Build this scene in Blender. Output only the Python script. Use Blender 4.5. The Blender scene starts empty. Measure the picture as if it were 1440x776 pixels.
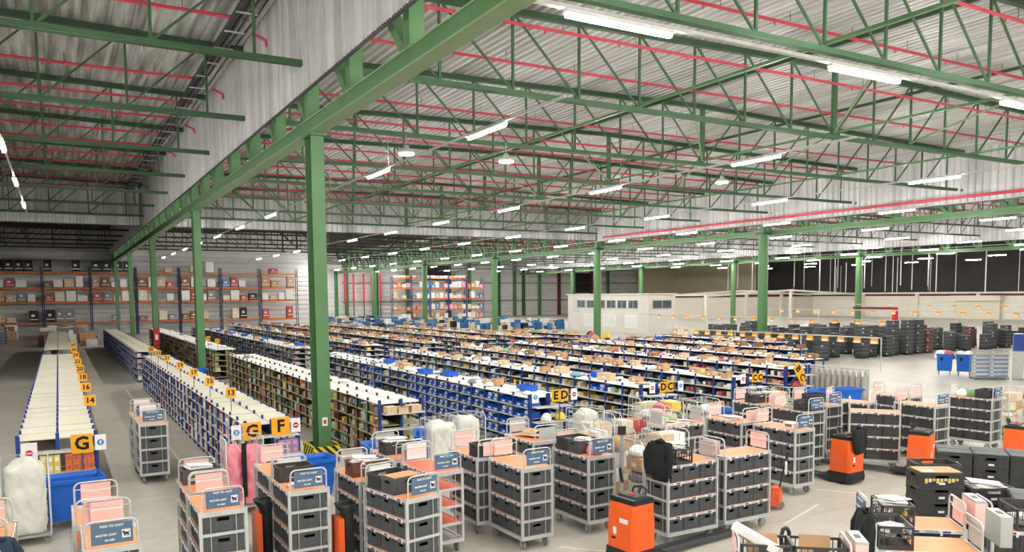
import bpy, math, random
from mathutils import Vector, Matrix
random.seed(7)
PI = math.pi
SC = bpy.context.scene
COL = SC.collection

# ------------------------------------------------------------------ materials
MATS = {}
def mat(name, col, rough=.55, metal=0., var=.10, scale=6., bump=0., emit=0., ecol=None, spec=.4, col2=None, alpha=None):
    m = bpy.data.materials.new(name); m.use_nodes = True
    nt = m.node_tree; b = nt.nodes['Principled BSDF']
    b.inputs['Roughness'].default_value = rough; b.inputs['Metallic'].default_value = metal
    b.inputs['Specular IOR Level'].default_value = spec
    tc = nt.nodes.new('ShaderNodeTexCoord'); no = nt.nodes.new('ShaderNodeTexNoise')
    no.inputs['Scale'].default_value = scale; no.inputs['Detail'].default_value = 4
    nt.links.new(tc.outputs['Object'], no.inputs['Vector'])
    r = nt.nodes.new('ShaderNodeValToRGB')
    c2 = col2 or tuple(min(1, c*(1+var)) for c in col); c1 = tuple(c*(1-var) for c in col) if not col2 else col
    r.color_ramp.elements[0].position = .32; r.color_ramp.elements[1].position = .68
    r.color_ramp.elements[0].color = (*c1, 1); r.color_ramp.elements[1].color = (*c2, 1)
    nt.links.new(no.outputs['Fac'], r.inputs['Fac']); nt.links.new(r.outputs['Color'], b.inputs['Base Color'])
    if bump:
        bp = nt.nodes.new('ShaderNodeBump'); bp.inputs['Strength'].default_value = bump; bp.inputs['Distance'].default_value = .02
        nt.links.new(no.outputs['Fac'], bp.inputs['Height']); nt.links.new(bp.outputs['Normal'], b.inputs['Normal'])
    if emit:
        b.inputs['Emission Color'].default_value = (*(ecol or col), 1); b.inputs['Emission Strength'].default_value = emit
    if alpha is not None: b.inputs['Alpha'].default_value = alpha
    MATS[name] = m
    return m
def srgb(h):
    h = h.lstrip('#'); v = [int(h[i:i+2], 16)/255 for i in (0, 2, 4)]
    return tuple(c/12.92 if c <= .04045 else ((c+.055)/1.055)**2.4 for c in v)
S = srgb
mat('green', S('578253'), .45, var=.05, scale=1.5)
mat('green_truss', S('4c6f4f'), .5, var=.06, scale=1.5)
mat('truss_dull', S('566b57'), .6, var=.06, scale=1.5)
mat('truss_shade_tone', S('3a3f35'), .7, var=.08, scale=1.5)  # truss green darkened: weak light past the cross skirt put into the colour
mat('green_dark', S('3d5a40'), .5, var=.08, scale=1.5)
mat('green_pale', S('86a57a'), .45, var=.06, scale=1.5)
mat('red_pipe', S('dc4a5e'), .4, var=.06)
mat('deck', S('bdbab4'), .5, .25, var=.14, scale=.5)
mat('deck_left', S('b4b3ac'), .42, .45, var=.2, scale=.6)
mat('deck_shade_tone', S('5a4c46'), .8, 0, var=.12, scale=.3)  # roof far from its lamps, its shade put into the base colour
mat('fascia', S('c2c1bb'), .42, .35, var=.08, scale=.4)
mat('cladding', S('e2e2df'), .5, .1, var=.05, scale=.3)
mat('cream_wall', S('e6e0d2'), .8, var=.03, scale=.3)
mat('beige_wall', S('d8cfae'), .8, var=.05, scale=.2)
mat('dark_wall', S('302d2e'), .7, var=.15, scale=.6)
mat('maroon', S('6b3038'), .6)
mat('office_white', S('d9d5cd'), .7, var=.03, scale=.5)
mat('glass_dark', S('5b6164'), .12, .0, var=.2, scale=1.2)
mat('steel', S('aeb1b1'), .35, .55, var=.06, scale=8)
mat('steel_pale', S('cdd0ce'), .38, .35, var=.05, scale=8)
mat('steel_dark', S('55595c'), .5, .4)
mat('blue_steel', S('233f88'), .5, var=.08)
mat('blue_dark', S('1b2c55'), .5, var=.1)
mat('black_steel', S('2a2926'), .55, var=.1)
mat('orange_beam', S('e0783a'), .5, var=.08)
mat('board_cream', S('dcd6c0'), .6, var=.04, scale=3)
mat('board_white', S('e6e4dc'), .55, var=.04, scale=3)
mat('shelf_edge', S('c9c9c0'), .5, var=.05)
mat('shelf_edge_y', S('b9b07c'), .5, var=.08)
mat('orange_board', S('f6a06c'), .5, var=.04, scale=4)
mat('orange_deep', S('ee6a3c'), .45, var=.04)
mat('truck_orange', S('f4662a'), .35, var=.04, scale=3)
mat('black_plastic', S('26282a'), .4, var=.1)
mat('crate_rim', S('77797a'), .45, var=.1)
mat('crate_black', S('434343'), .42, var=.10, scale=5)
mat('crate_grey', S('55585a'), .45, var=.10, scale=5)
mat('crate_green', S('2c6b4c'), .45, var=.1)
mat('rubber', S('2a2a2a'), .8)
mat('grey_wheel', S('8b8d8d'), .6)
mat('label_white', S('eceaf0'), .5, var=.02)
mat('label_purple', S('6a4468'), .5)
mat('sign_blue', S('587390'), .45, var=.03)
mat('white', S('f2f1ee'), .55, var=.02)
mat('pink_panel', S('f8cbc4'), .5, var=.03)
mat('grey_panel', S('b6b9b4'), .5, var=.03)
mat('tub_blue', S('1462c4'), .38, var=.05, scale=2)
mat('sea_blue', S('2b6a9c'), .5, var=.15)
mat('bin_blue', S('1f63cc'), .4, var=.08)
mat('yellow_sign', S('f7b01e'), .5, var=.03)
mat('black', S('131313'), .5)
mat('paper_white', S('f6f4ef'), .7, var=.02)
mat('sack_white', S('dad9cf'), .75, var=.06, scale=7, bump=.5)
mat('sack_pink', S('ee8f9c'), .4, var=.08, scale=9, bump=.4)
mat('sack_grey', S('a8a49b'), .8, var=.14, scale=8, bump=.4)
mat('jacket_black', S('1c1d1f'), .85, var=.2, scale=12, bump=.4)
mat('jacket_navy', S('22384c'), .8, var=.15, scale=9, bump=.4)
mat('hivis', S('f2f312'), .6, var=.03)
mat('cardboard', S('c99f74'), .8, var=.08, scale=4)
mat('cardboard_pale', S('dbbf9a'), .8, var=.06, scale=4)
mat('cardboard_dark', S('96694b'), .8, var=.08, scale=4)
mat('crate_brown', S('6d4536'), .5, var=.1)
mat('yellow_warn', S('f0d21c'), .5)
mat('sign_red', S('cc2a2f'), .5)
mat('sign_round_blue', S('2c86c8'), .5)
mat('caster_gold', S('b08434'), .4, .5)
mat('floor_line', S('e4dcc2'), .6, var=.04)
mat('tube_on', (1, 1, 1), emit=160, ecol=(1., .97, .93))
mat('lamp_on', (1, 1, 1), emit=60, ecol=(.85, .97, 1.))
mat('cable', S('c9cbc8'), .5)
PAL = {'white': 'f0efea', 'red': 'c25656', 'yellow': 'e6c95c', 'green': '7fa873', 'blue': '5c86b4', 'pink': 'e59aa3',
       'teal': '78aeb2', 'brown': '94705a', 'tan': 'c7a077', 'grey': '8e8f90', 'black': '28292b', 'orange': 'd9783a', 'purple': 'a389ab', 'cream': 'e2d9bf'}
for k, v in PAL.items(): mat('p_'+k, S(v), .5, var=.06)

def floor_mat():
    m = bpy.data.materials.new('concrete'); m.use_nodes = True; nt = m.node_tree; b = nt.nodes['Principled BSDF']
    tc = nt.nodes.new('ShaderNodeTexCoord')
    n1 = nt.nodes.new('ShaderNodeTexNoise'); n1.inputs['Scale'].default_value = .35; n1.inputs['Detail'].default_value = 8
    n2 = nt.nodes.new('ShaderNodeTexNoise'); n2.inputs['Scale'].default_value = 3.; n2.inputs['Detail'].default_value = 8
    for n in (n1, n2): nt.links.new(tc.outputs['Object'], n.inputs['Vector'])
    mx = nt.nodes.new('ShaderNodeMix'); mx.data_type = 'FLOAT'; mx.inputs[0].default_value = .4
    nt.links.new(n1.outputs['Fac'], mx.inputs[2]); nt.links.new(n2.outputs['Fac'], mx.inputs[3])
    r = nt.nodes.new('ShaderNodeValToRGB'); r.color_ramp.elements[0].position = .35; r.color_ramp.elements[1].position = .65
    r.color_ramp.elements[0].color = (*S('b3ad9f'), 1); r.color_ramp.elements[1].color = (*S('cac5b8'), 1)
    nt.links.new(mx.outputs[0], r.inputs['Fac'])
    bk = nt.nodes.new('ShaderNodeTexBrick'); bk.inputs['Scale'].default_value = 1; bk.offset = 0
    bk.inputs['Brick Width'].default_value = 5.7; bk.inputs['Row Height'].default_value = 5.7; bk.inputs['Mortar Size'].default_value = .012
    bk.inputs['Color1'].default_value = (1, 1, 1, 1); bk.inputs['Color2'].default_value = (.96, .96, .96, 1); bk.inputs['Mortar'].default_value = (.7, .68, .64, 1)
    nt.links.new(tc.outputs['Object'], bk.inputs['Vector'])
    ml = nt.nodes.new('ShaderNodeMix'); ml.data_type = 'RGBA'; ml.blend_type = 'MULTIPLY'; ml.inputs[0].default_value = 1
    nt.links.new(r.outputs['Color'], ml.inputs[6]); nt.links.new(bk.outputs['Color'], ml.inputs[7]); nt.links.new(ml.outputs[2], b.inputs['Base Color'])
    b.inputs['Roughness'].default_value = .38
    MATS['concrete'] = m
floor_mat()
def streak(name, c1, c2, sc, rough, metal):
    m = MATS[name]; nt = m.node_tree; b = nt.nodes['Principled BSDF']; no = [n for n in nt.nodes if n.type == 'TEX_NOISE'][0]; tc = [n for n in nt.nodes if n.type == 'TEX_COORD'][0]
    mp = nt.nodes.new('ShaderNodeMapping'); mp.inputs['Scale'].default_value = sc; nt.links.new(tc.outputs['Object'], mp.inputs[0]); nt.links.new(mp.outputs[0], no.inputs['Vector'])
    no.inputs['Scale'].default_value = 1; r = [n for n in nt.nodes if n.type == 'VALTORGB'][0]; r.color_ramp.elements[0].color = (*S(c1), 1); r.color_ramp.elements[1].color = (*S(c2), 1)
    b.inputs['Roughness'].default_value = rough; b.inputs['Metallic'].default_value = metal
streak('deck', 'b4b4b2', 'e6e6e6', (3.2, .12, 1), .45, .2); streak('deck_left', '8b8d8b', 'f0f2f2', (3.5, .22, 1), .4, .35)  # shiny streaks on the metal decks are put into the colour
streak('fascia', 'c0c1c0', 'e8e8e8', (1.5, 1.5, .1), .42, .2)
def hazard_mat():
    m = bpy.data.materials.new('hazard'); m.use_nodes = True; nt = m.node_tree; b = nt.nodes['Principled BSDF']
    tc = nt.nodes.new('ShaderNodeTexCoord'); sp = nt.nodes.new('ShaderNodeSeparateXYZ'); nt.links.new(tc.outputs['Object'], sp.inputs[0])
    a1 = nt.nodes.new('ShaderNodeMath'); a1.operation = 'ADD'; nt.links.new(sp.outputs[0], a1.inputs[0]); nt.links.new(sp.outputs[1], a1.inputs[1])
    a2 = nt.nodes.new('ShaderNodeMath'); a2.operation = 'ADD'; nt.links.new(a1.outputs[0], a2.inputs[0]); nt.links.new(sp.outputs[2], a2.inputs[1])
    f = nt.nodes.new('ShaderNodeMath'); f.operation = 'PINGPONG'; f.inputs[1].default_value = .12; nt.links.new(a2.outputs[0], f.inputs[0])
    g = nt.nodes.new('ShaderNodeMath'); g.operation = 'GREATER_THAN'; g.inputs[1].default_value = .06; nt.links.new(f.outputs[0], g.inputs[0])
    mx = nt.nodes.new('ShaderNodeMix'); mx.data_type = 'RGBA'; mx.inputs[6].default_value = (*S('141414'), 1); mx.inputs[7].default_value = (*S('f3d713'), 1)
    nt.links.new(g.outputs[0], mx.inputs[0]); nt.links.new(mx.outputs[2], b.inputs['Base Color']); MATS['hazard'] = m
hazard_mat()

# ------------------------------------------------------------------ mesh builder
class MB:
    def __init__(s): s.v = []; s.f = []; s.m = []; s.names = []; s.smooth = []
    def mi(s, n):
        if n not in s.names: s.names.append(n)
        return s.names.index(n)
    def add(s, vs, fs, m, sm=False):
        o = len(s.v); s.v += [tuple(v) for v in vs]; k = s.mi(m)
        for f in fs: s.f.append(tuple(i+o for i in f)); s.m.append(k); s.smooth.append(sm)
        return s
    def box(s, x0, x1, y0, y1, z0, z1, m):
        return s.add([(x0,y0,z0),(x1,y0,z0),(x1,y1,z0),(x0,y1,z0),(x0,y0,z1),(x1,y0,z1),(x1,y1,z1),(x0,y1,z1)],
                     [(0,3,2,1),(4,5,6,7),(0,1,5,4),(1,2,6,5),(2,3,7,6),(3,0,4,7)], m)
    def cb(s, c, d, m, rz=0, tilt=None):
        M = Matrix.Rotation(rz, 3, 'Z')
        if tilt: M = M @ Matrix.Rotation(tilt[0], 3, tilt[1])
        vs = []
        for z in (-.5, .5):
            for x, y in ((-.5,-.5),(.5,-.5),(.5,.5),(-.5,.5)): vs.append(Vector(c)+M @ Vector((x*d[0], y*d[1], z*d[2])))
        return s.add(vs, [(0,3,2,1),(4,5,6,7),(0,1,5,4),(1,2,6,5),(2,3,7,6),(3,0,4,7)], m)
    def bar(s, p, q, w, h, m, up=(0,0,1)):
        p = Vector(p); q = Vector(q); d = (q-p).normalized(); u = Vector(up)
        if abs(d.dot(u)) > .99: u = Vector((0,1,0))
        a = d.cross(u).normalized(); b = a.cross(d)
        vs = [c + a*sx*w/2 + b*sy*h/2 for c in (p, q) for sx, sy in ((-1,-1),(1,-1),(1,1),(-1,1))]
        return s.add(vs, [(0,1,2,3),(7,6,5,4),(0,4,5,1),(1,5,6,2),(2,6,7,3),(3,7,4,0)], m)
    def tube(s, pts, r, m, n=6, closed=False, caps=True):
        pts = [Vector(p) for p in pts]; N = len(pts); rr = r if isinstance(r, (list, tuple)) else [r]*N
        vs = []; prev = None
        for i, p in enumerate(pts):
            d = (pts[(i+1) % N if closed else min(i+1, N-1)] - pts[(i-1) % N if closed else max(i-1, 0)]).normalized()
            if prev is None:
                u = Vector((0,0,1)) if abs(d.z) < .9 else Vector((1,0,0)); a = d.cross(u).normalized()
            else:
                a = (prev - d*prev.dot(d)).normalized()
            prev = a; b = d.cross(a)
            for k in range(n):
                t = 2*PI*k/n; vs.append(p + (a*math.cos(t)+b*math.sin(t))*rr[i])
        fs = []
        for i in range(N if closed else N-1):
            j = (i+1) % N
            for k in range(n): fs.append((i*n+k, i*n+(k+1) % n, j*n+(k+1) % n, j*n+k))
        s.add(vs, fs, m, True)
        if caps and not closed: s.add(vs[:n], [tuple(range(n))[::-1]], m); s.add(vs[-n:], [tuple(range(n))], m)
        return s
    def prism(s, poly, h0, h1, m, axis='z'):
        n = len(poly)
        def P(a, b, c): return {'z': (a, b, c), 'y': (a, c, b), 'x': (c, a, b)}[axis]
        vs = [P(a, b, h0) for a, b in poly]+[P(a, b, h1) for a, b in poly]
        return s.add(vs, [tuple(range(n))[::-1], tuple(range(n, 2*n))]+[(i, (i+1) % n, n+(i+1) % n, n+i) for i in range(n)], m)
    def cyl(s, c, r, h, m, axis='z', n=12):
        return s.prism([((c[0] if axis != 'x' else c[1])+r*math.cos(2*PI*i/n), (c[1] if axis == 'z' else c[2])+r*math.sin(2*PI*i/n)) for i in range(n)],
                       {'z': c[2], 'y': c[1], 'x': c[0]}[axis]-h/2, {'z': c[2], 'y': c[1], 'x': c[0]}[axis]+h/2, m, axis)
    def loft(s, secs, m, n=20, fold=0., k=5, seed=0, cap=True, sm=True):
        """secs: (z, cx, cy, rx, ry, power)"""
        R = random.Random(seed); ph = [R.random()*6.28 for _ in range(4)]; vs = []
        for i, (z, cx, cy, rx, ry, pw) in enumerate(secs):
            for j in range(n):
                t = 2*PI*j/n; c, q = math.cos(t), math.sin(t)
                g = (abs(c)**pw+abs(q)**pw)**(-1/pw)
                g *= 1+fold*(math.sin(k*t+ph[0]+i*.35)+.6*math.sin((k*2+1)*t+ph[1]-i*.8)+.5*math.sin(3*t+ph[2]+i*1.3))*.5
                vs.append((cx+rx*c*g, cy+ry*q*g, z+fold*.25*min(rx, ry)*math.sin(2*t+ph[3]+i)))
        fs = [(i*n+j, i*n+(j+1) % n, (i+1)*n+(j+1) % n, (i+1)*n+j) for i in range(len(secs)-1) for j in range(n)]
        if cap: fs += [tuple(range(n))[::-1], tuple(range((len(secs)-1)*n, len(secs)*n))]
        return s.add(vs, fs, m, sm)
    def mesh(s, name):
        me = bpy.data.meshes.new(name); me.from_pydata(s.v, [], s.f)
        for n in s.names: me.materials.append(MATS[n])
        me.polygons.foreach_set('material_index', s.m); me.polygons.foreach_set('use_smooth', s.smooth); me.update()
        return me

def link(name, data, parent=None, loc=None, rz=None):
    o = bpy.data.objects.new(name, data); COL.objects.link(o)
    if parent: o.parent = parent
    if loc: o.location = loc
    if rz is not None: o.rotation_euler = (0, 0, rz)
    return o
def obj(name, mb, parent=None, loc=None, rz=None): return link(name, mb.mesh(name), parent, loc, rz)
def tag(o, label=None, cat=None, group=None, kind=None):
    if label: o['label'] = label
    if cat: o['category'] = cat
    if group: o['group'] = group
    if kind: o['kind'] = kind
    return o
def thing(name, loc=(0,0,0), rz=0, label=None, cat=None, group=None, kind=None):
    return tag(link(name, None, None, loc, rz), label, cat, group, kind)
KIDS = {}
def kids(o):
    return [c for c in o.children]
def copy_tree(o, parent=None, tree=None):
    c = o.copy(); COL.objects.link(c); c.parent = parent
    for ch in (tree or {}).get(o.name, []): copy_tree(ch, c, tree)
    return c
def tree_of(o):
    t = {}
    def rec(x):
        t[x.name] = list(x.children)
        for y in x.children: rec(y)
    rec(o); return t
class Proto:
    """first use gives the original, every later use a copy of the thing with copies of its parts"""
    def __init__(s, o): s.o = o; s.t = tree_of(o); s.used = False
    def put(s, loc, rz=0, label=None, group=None, cat=None, sx=None):
        if not s.used: s.used = True; o = s.o
        else: o = copy_tree(s.o, None, s.t)
        o.location = loc; o.rotation_euler = (0, 0, rz)
        if sx: o.scale = sx
        if label: o['label'] = label
        if group: o['group'] = group
        elif 'group' in o.keys() and group == '': del o['group']
        if cat: o['category'] = cat
        return o
ORD = ['first', 'second', 'third', 'fourth', 'fifth', 'sixth', 'seventh', 'eighth', 'ninth', 'tenth', 'eleventh', 'twelfth', 'thirteenth',
       'fourteenth', 'fifteenth', 'sixteenth', 'seventeenth', 'eighteenth', 'nineteenth', 'twentieth', 'twenty-first', 'twenty-second',
       'twenty-third', 'twenty-fourth', 'twenty-fifth', 'twenty-sixth', 'twenty-seventh', 'twenty-eighth', 'twenty-ninth', 'thirtieth']

TXT = {}
def text_mesh(t, size, m, ext=.004, bold=.0):
    key = (t, size, m, bold)
    if key not in TXT:
        cu = bpy.data.curves.new('lettering', 'FONT'); cu.body = t; cu.size = size; cu.extrude = ext; cu.offset = bold
        cu.align_x = 'CENTER'; cu.align_y = 'CENTER'; cu.resolution_u = 2
        o = bpy.data.objects.new('lettering', cu); COL.objects.link(o); dg = bpy.context.evaluated_depsgraph_get()
        me = bpy.data.meshes.new_from_object(o.evaluated_get(dg)); bpy.data.objects.remove(o)
        me.materials.clear(); me.materials.append(MATS[m]); TXT[key] = me
    return TXT[key]
def put_text(t, size, m, parent, loc, name='lettering', bold=.0, rot=(PI/2, 0, 0)):
    o = link(name, text_mesh(t, size, m, bold=bold), parent, loc); o.rotation_euler = rot
    return o

# ------------------------------------------------------------------ setting
X1, X2, X3, XR, XL = 6.67, 49.9, 93.2, 140., -38.
PITCH = 22.85
YC = [0.3, 23.15, 46.0, 68.85, 91.7, 114.55, 137.4, 160.2]
YB, YF = 160.2, -12.
b = MB(); b.box(XL, XR, YF, YB, -.3, 0, 'concrete'); tag(obj('floor', b), kind='structure')
def roofz(x):
    for a, c in ((XL, X1), (X1, X2), (X2, X3), (X3, XR)):
        if a <= x <= c:
            if a == XL: a = X1-44.5
            return 13.75+.02*min(x-a, c-x)
    return 13.75
def roof(name, x0, x1, y0, y1, m, p=.36):
    b = MB(); vs = []; x = x0; k = 0
    prof = []
    while x < x1:
        for dx, dz in ((0, 0), (.16, 0), (.20, .11), (.32, .11)):
            if x+dx <= x1: prof.append((x+dx, roofz(x+dx)+dz))
        x += p
    n = len(prof)
    for y in (y0, y1): vs += [(a, y, z) for a, z in prof]
    b.add(vs, [(i, i+n, i+1+n, i+1) for i in range(n-1)], m)
    b.add([(x0, y0, 14.9), (x1, y0, 14.9), (x1, y1, 14.9), (x0, y1, 14.9)], [(0, 1, 2, 3)], m)
    o = tag(obj(name, b), kind='structure'); return o
YS = 69.6
tag(roof('ceiling', XL, X1-.7, YF, YS, 'deck_left'), 'silver ribbed roof deck over the side hall')
roof('ceiling.001', X1-.7, X2+.4, YF, YS, 'deck'); roof('ceiling.002', X2+.4, X3, YF, YB, 'deck', .5); roof('ceiling.003', X3, XR, YF, YB, 'deck', .7)
roof('ceiling.004', XL, X2+.4, YS, YB, 'deck_shade_tone', .5)
def fascia(name, p, q, z0, z1, m='fascia', pitch=.26, amp=.05):
    p = Vector((*p, 0)); q = Vector((*q, 0)); L = (q-p).length; d = (q-p)/L; n = Vector((-d.y, d.x, 0)); b = MB(); pr = []; s = 0
    while s < L:
        for ds, off in ((0, 0), (.4*pitch, 0), (.5*pitch, amp), (.9*pitch, amp)):
            if s+ds <= L: pr.append(p+d*(s+ds)+n*off)
        s += pitch
    N = len(pr)
    b.add([(v.x, v.y, z) for z in (z0, z1) for v in pr], [(i, i+1, i+1+N, i+N) for i in range(N-1)], m)
    b.bar((p.x, p.y, z0), (q.x, q.y, z0), .07, .07, 'steel_dark')
    return tag(obj(name, b), kind='structure')
fascia('trim_1', (6.25, YF), (6.25, YB), 10.5, 14., pitch=.3, amp=.08)
fascia('trim_2', (XL, YS), (6.1, YS), 10.5, 14.6, pitch=.46, amp=.1)
fascia('trim_3', (6.35, YS), (X2+.4, YS), 10.5, 14.6, pitch=.46, amp=.1)
fascia('trim_4', (X2+.45, YS-.1), (X2+.45, YF), 10.38, 14., pitch=.46, amp=.1)
fascia('trim_5', (X3, YB), (X3, YF), 10.5, 14., pitch=.5, amp=.1)
# walls
def ribwall(name, p, q, z0, z1, m, rib=.5, amp=.06):
    p = Vector((*p, 0)); q = Vector((*q, 0)); d = (q-p).normalized(); n = Vector((-d.y, d.x, 0)); b = MB(); z = z0
    b.add([(p.x+n.x*.1, p.y+n.y*.1, z0), (q.x+n.x*.1, q.y+n.y*.1, z0), (q.x+n.x*.1, q.y+n.y*.1, z1), (p.x+n.x*.1, p.y+n.y*.1, z1)], [(0, 1, 2, 3)], m)
    while z < z1-.05:
        zt = min(z+rib, z1); h = zt-z
        pts = [(0, z), (-amp, z+.2*h), (-amp, z+.7*h), (0, zt)]
        vs = [(e.x+n.x*o, e.y+n.y*o, zz) for e in (p, q) for o, zz in pts]
        b.add(vs, [(i, i+4, i+5, i+1) for i in range(3)], m); z = zt
    return tag(obj(name, b), kind='structure')
ribwall('wall_back', (33, YB), (XR, YB), 0, 14.6, 'cladding', .9, .1)
ribwall('wall_back_side_hall', (XL, 119.6), (33, 119.6), 0, 14.6, 'cladding', .7, .1)
b = MB(); b.box(33, 33.2, 119.6, YB, 0, 14.6, 'cladding'); tag(obj('wall_inner', b), kind='structure')
b = MB(); b.box(XL-.2, XL, YF, YB, 0, 14.6, 'cladding'); tag(obj('wall_left', b), kind='structure')
b = MB(); b.box(XL, XR, YF-.2, YF, 0, 14.6, 'cladding'); tag(obj('wall_front', b), kind='structure')
b = MB(); b.box(XR, XR+.2, YF, YB, 0, 4.05, 'cream_wall'); b.box(XR+.02, XR+.2, YF, YB, 4.05, 4.5, 'maroon'); b.box(XR, XR+.2, YF, 131, 4.75, 14.6, 'dark_wall'); b.box(XR, XR+.2, 131, YB, 4.75, 14.6, 'beige_wall')
tag(obj('wall_right', b), kind='structure')
b = MB(); b.box(XR-.25, XR, YF, YB, 4.45, 4.75, 'cream_wall')
y = YF+.4
while y < 114: b.box(XR-.55, XR, y-.25, y+.25, 0, 4.45, 'cream_wall'); y += 11.43
tag(obj('trim_6', b), kind='structure')
b = MB(); b.box(96, XR, 115, 115.2, 0, 4.05, 'cream_wall'); b.box(96, XR, 114.8, 115.2, 4.5, 4.75, 'cream_wall'); b.box(96, XR, 115.05, 115.15, 4.05, 4.5, 'maroon')
for x in (96.2, 109, 120, 130): b.box(x-.3, x+.3, 114.6, 115, 0, 4.6, 'cream_wall')
tag(obj('wall_annex', b), kind='structure')
# low pitched canopy frame before the annex wall
t = thing('canopy_frame', (118, 108, 0), 0, 'cream pitched portal frame standing before the low annex wall', 'frame')
for yy in (-6, 6):
    b = MB(); b.bar((-21, yy, 4.4), (0, yy, 5.3), .25, .35, 'cream_wall'); b.bar((0, yy, 5.3), (20, yy, 4.4), .25, .35, 'cream_wall'); obj('rafter', b, t)
for xx in (-21, 0, 20):
    b = MB(); b.box(xx-.2, xx+.2, -6.2, -5.8, 0, 4.6 if xx else 5.2, 'cream_wall'); obj('post', b, t)
b = MB(); b.bar((-21, -6, 4.5), (-21, 6, 4.5), .2, .2, 'cream_wall'); b.bar((0, -6, 5.2), (0, 6, 5.2), .2, .2, 'cream_wall'); b.bar((20, -6, 4.5), (20, 6, 4.5), .2, .2, 'cream_wall'); obj('tie_beam', b, t)
# beige lit inner wall
b = MB(); b.box(128, XR, 158.9, 159.2, 4.0, 11.0, 'beige_wall'); tag(obj('wall_back_panel', b), kind='structure')
# dark roller openings in the back wall
for i, (x, w, z0, z1) in enumerate([(73, 6., 8.2, 11.5), (112, 5, 5.2, 10.)]):
    b = MB(); b.box(x-w/2, x+w/2, YB-.35, YB-.1, z0, z1, 'dark_wall'); tag(obj('window_%d' % (i+1), b), kind='structure')
# wall posts and bracing at the back wall
for i, x in enumerate([52, 58.5, 65.5, 75.5, 80.5, 88, 92.2, 94.6, 99, 104.5, 108.5, 114, 119, 130]):
    b = MB(); b.box(x-.3, x+.3, YB-.75, YB-.12, 0, 13, ('green', 'green_dark', 'green', 'green_dark')[i % 4] if i not in (9, 11) else 'maroon')
    tag(obj('column_wall', b), 'slim steel wall post, %s along the far ribbed wall' % ORD[i], 'post', 'steel posts along the far wall', 'structure')
b = MB()
for z in (3.6, 7.6, 10.8): b.bar((51, YB-.5, z), (XR, YB-.5, z), .12, .14, 'green_dark')
tag(obj('trim_7', b), kind='structure')
t = thing('wall_bracing', (76, YB-.9, 0), 0, 'crossed steel wall bracing between two green posts on the far wall', 'bracing')
for z0, z1 in ((3.0, 7.4), (7.6, 11.5)):
    for sx in (1, -1):
        b = MB(); b.bar((-4.5*sx, 0, z0), (4.5*sx, 0, z1), .12, .12, 'green_dark'); obj('diagonal', b, t)
for i, x in enumerate([51.4, 53.2, 55.4, 57.2, 59]):
    b = MB(); b.tube([(0, 0, 3.6), (0, 0, 9.5)], .22, 'red_pipe', 8); b.tube([(0, 0, 0), (0, 0, 3.6)], .12, 'steel_dark', 8)
    tag(obj('riser_pipe', b, None, (x, YB-1.4, 0)), 'red vertical riser pipe on the far wall, %s of five' % ORD[i], 'pipe', 'red riser pipes')

# columns
def hcol(name, x, y, label, base=True):
    t = thing(name, (x, y, 0), 0, label, 'column', kind='structure')
    b = MB(); b.box(-.19, .19, -.33, -.29, 0, 9.49, 'green'); b.box(-.19, .19, .29, .33, 0, 9.49, 'green'); b.box(-.02, .02, -.29, .29, 0, 9.49, 'green')
    b.box(-.3, .3, -.42, .42, 0, .04, 'green_dark'); b.box(-.26, .26, -.45, .45, 9.4, 9.49, 'green')
    obj('shaft', b, t); return t
cl = ['tall green steel column with hazard striped guard at its foot', 'green steel column, second along the valley girder line',
      'green steel column with red fire point, third along the valley girder', 'green steel column, fourth along the valley girder line', 'green steel column, fifth along the valley girder line']
for i, y in enumerate(YC[1:6]):
    t = hcol('column', X1, y, cl[i])
    if i == 0:
        b = MB(); b.box(.19*0-.08, .08, -.345, -.333, 1.0, 1.25, 'white'); b.box(-.04, .04, -.349, -.345, 1.06, 1.18, 'sign_red'); obj('notice', b, t)
        b = MB()
        for x0, x1_, y0, y1 in ((-.42, .42, -.56, -.5), (-.42, .42, .5, .56), (-.42, -.36, -.5, .5), (.36, .42, -.5, .5)): b.box(x0, x1_, y0, y1, .0, .42, 'hazard')
        obj('column_guard', b, t)
    if i == 2: b = MB(); b.box(-.22, .22, -.36, -.335, .9, 2.4, 'sign_red'); b.box(-.1, .1, -.37, -.36, 1.5, 1.9, 'white'); obj('fire_point_board', b, t)
b = MB(); b.cyl((X1, YC[0], 4.7), .3, 9.4, 'green'); tag(obj('column', b), kind='structure')
for X, ys, nm in ((X2, YC, 'on the second girder line'), (X3, [.8, 23.6, 46.4, 69.3, 92, 115, 137.4], 'on the third girder line')):
    for i, y in enumerate(ys):
        t = thing('column', (X, y, 0), 0, 'round green steel column, %s from the camera end %s' % (ORD[i], nm), 'column', kind='structure')
        b = MB(); b.tube([(0, 0, 0), (0, 0, 9.6)], .4, 'green', 16); obj('shaft', b, t)
        b = MB(); b.box(-.45, .45, -.45, .45, 9.5, 9.7, 'green_dark'); b.box(-.22, .22, -.22, .22, 9.7, 10.4, 'green'); obj('cap_plate', b, t)

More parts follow.
